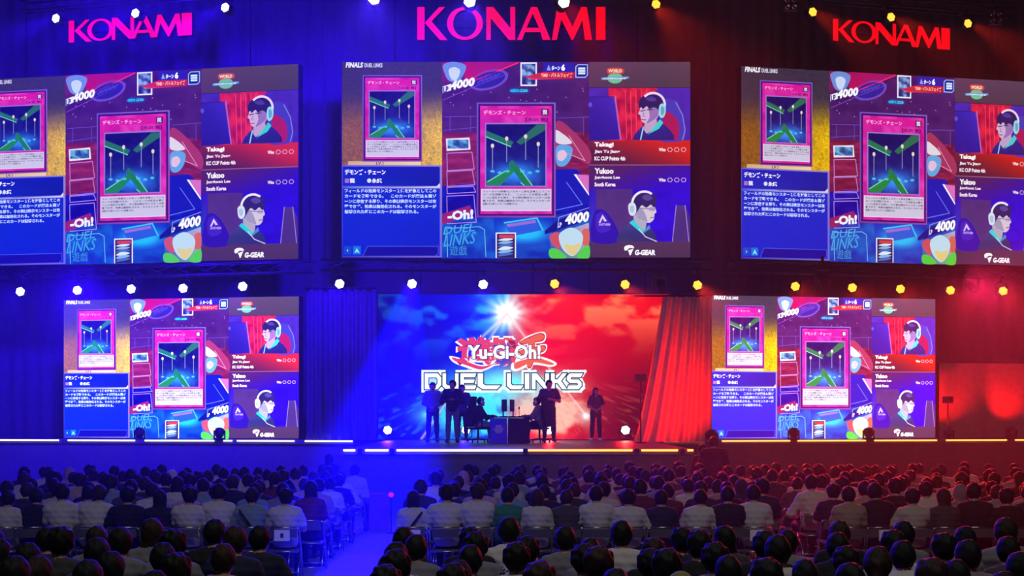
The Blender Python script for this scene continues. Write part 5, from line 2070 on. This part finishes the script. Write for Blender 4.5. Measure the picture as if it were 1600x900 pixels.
kd = YD / F
desk = empty('player_desk', ((797 - 800) * kd, YD, SZ))
tag(desk, 'long desk between the two players with a blue emblem panel on its front', 'desk')
xl, xm, xr = (766 - 797) * kd, (793 - 797) * kd, (827 - 797) * kd
MB().box(xl - .02, -.62, .70, xr + .04, .55, .735, 0, .008).obj('desktop', M['black_matte'], desk)
bp = MB().box(xl, -.62, .0, xm - .01, -.57, .695).obj('front_panel', pmat('blue_board', (.06, .06, .75), .5), desk)
bp['label'] = 'blue front panel with a pale emblem'
MB().box(xm + .01, -.60, .0, xr, -.55, .695).obj('front_panel', M['black_matte'], desk)
MB().box(xl, -.55, 0, xl + .04, .5, .695).obj('side_panel', M['black_matte'], desk)
MB().box(xr - .04, -.53, 0, xr, .5, .695).obj('side_panel', M['black_matte'], desk)
em = MB()
cx = (xl + xm) / 2
em.add([(cx + .12 * math.cos(t), -.625, .36 + .09 * math.sin(t)) for t in np.linspace(0, 2 * PI, 21)[:-1]], [tuple(range(20))])
em.add([(cx - .17, -.628, .37), (cx + .17, -.628, .39), (cx + .17, -.628, .42), (cx - .17, -.628, .40)], [(0, 1, 2, 3)])
em.add([(cx - .1, -.628, .44), (cx + .1, -.628, .44), (cx + .08, -.628, .50), (cx - .08, -.628, .50)], [(0, 1, 2, 3)])
em.obj('emblem', pmat('pale_emblem', (.55, .55, .75), .6), bp)


def monitor(px, dy, rz, label):
    r = empty('monitor', ((px - 800) * kd, YD + dy, SZ + .735), rz)
    tag(r, label, 'monitor', 'desk monitors')
    MB().box(-.13, -.09, 0, .13, .09, .015, 0, .005).obj('base', M['black'], r)
    MB().box(-.02, .0, .015, .02, .03, .22).obj('stand', M['black'], r)
    MB().box(-.27, -.03, .14, .27, .0, .48, 0, .008).obj('panel', M['black_matte'], r)


monitor(787, .1, PI / 2 + .25, 'dark monitor on the desk seen edge-on, before the left player')
monitor(801, .1, -PI / 2 - .2, 'dark monitor on the desk seen edge-on, before the right player')
mic = empty('desk_microphone', ((811 - 800) * kd, YD - .4, SZ + .735))
tag(mic, 'small dark microphone standing on the right half of the desk', 'microphone')
MB().lathe([(.05, 0), (.05, .012), (.01, .02)], 14).obj('base', M['black'], mic)
MB().tube([(0, 0, .015), (0, .02, .2)], .007, 6).obj('stem', M['black'], mic)
MB().lathe([(.012, 0), (.022, .015), (.024, .05), (.012, .075)], 12, 0, 'Z', (0, .022, .2)).obj('capsule', M['black'], mic)

# ------------------------------------------------------------------ covered chair at the head of the aisle
Yc = 25.3
cc = empty('covered_chair', ((590 - 800) * Yc / F, Yc, 0), .25)
tag(cc, 'low chair under a dark purple cover standing at the front end of the blue aisle', 'chair')
cov = pmat('purple_cover_cloth', (.22, .07, .26), .85, bump=.1)
prof = [(-.20, 0), (.20, 0), (.195, .6), (.17, .70), (.12, .735), (-.12, .735), (-.17, .70), (-.195, .6)]
MB().prism(prof, -.22, -.10).obj('back_cover', cov, cc)
MB().box(-.21, -.10, .0, .21, .32, .44, 0, .03).obj('seat_cover', cov, cc)
rl = empty('tripod_lamp', ((611 - 800) * 24.6 / F, 24.6, 0))
tag(rl, 'small red signal lamp on a thin stand beside the covered chair', 'lamp')
MB().tube([(0, 0, .02), (0, 0, .70)], .012, 6).obj('pole', M['black'], rl)
MB().lathe([(.09, 0), (.09, .015), (.02, .025)], 14).obj('base', M['black'], rl)
MB().lathe([(.02, 0), (.05, .02), (.055, .06), (.03, .09)], 12, 0, 'Z', (0, 0, .69)).obj('lamp_head', emat('red_signal_light', (1.0, .02, .08), .55), rl)

# ------------------------------------------------------------------ haze of the stage fog
hz = MB().box(-24, 13.5, .02, 24, 43.5, 18.9).obj('haze', M['black'])
tag(hz, 'thin stage fog hanging in the lamp beams', 'haze', kind='stuff')
m = bpy.data.materials.new('stage_fog')
m.use_nodes = True
nt = m.node_tree
nt.nodes.clear()
out = nt.nodes.new('ShaderNodeOutputMaterial')
vs_ = nt.nodes.new('ShaderNodeVolumeScatter')
vs_.inputs['Color'].default_value = (.9, .9, .9, 1)
vs_.inputs['Density'].default_value = 0.0032
vs_.inputs['Anisotropy'].default_value = 0.35
nt.links.new(vs_.outputs['Volume'], out.inputs['Volume'])
hz.data.materials.clear()
hz.data.materials.append(m)

# the type used for lettering is no part of the place
bpy.data.objects.remove(_fo, do_unlink=True)
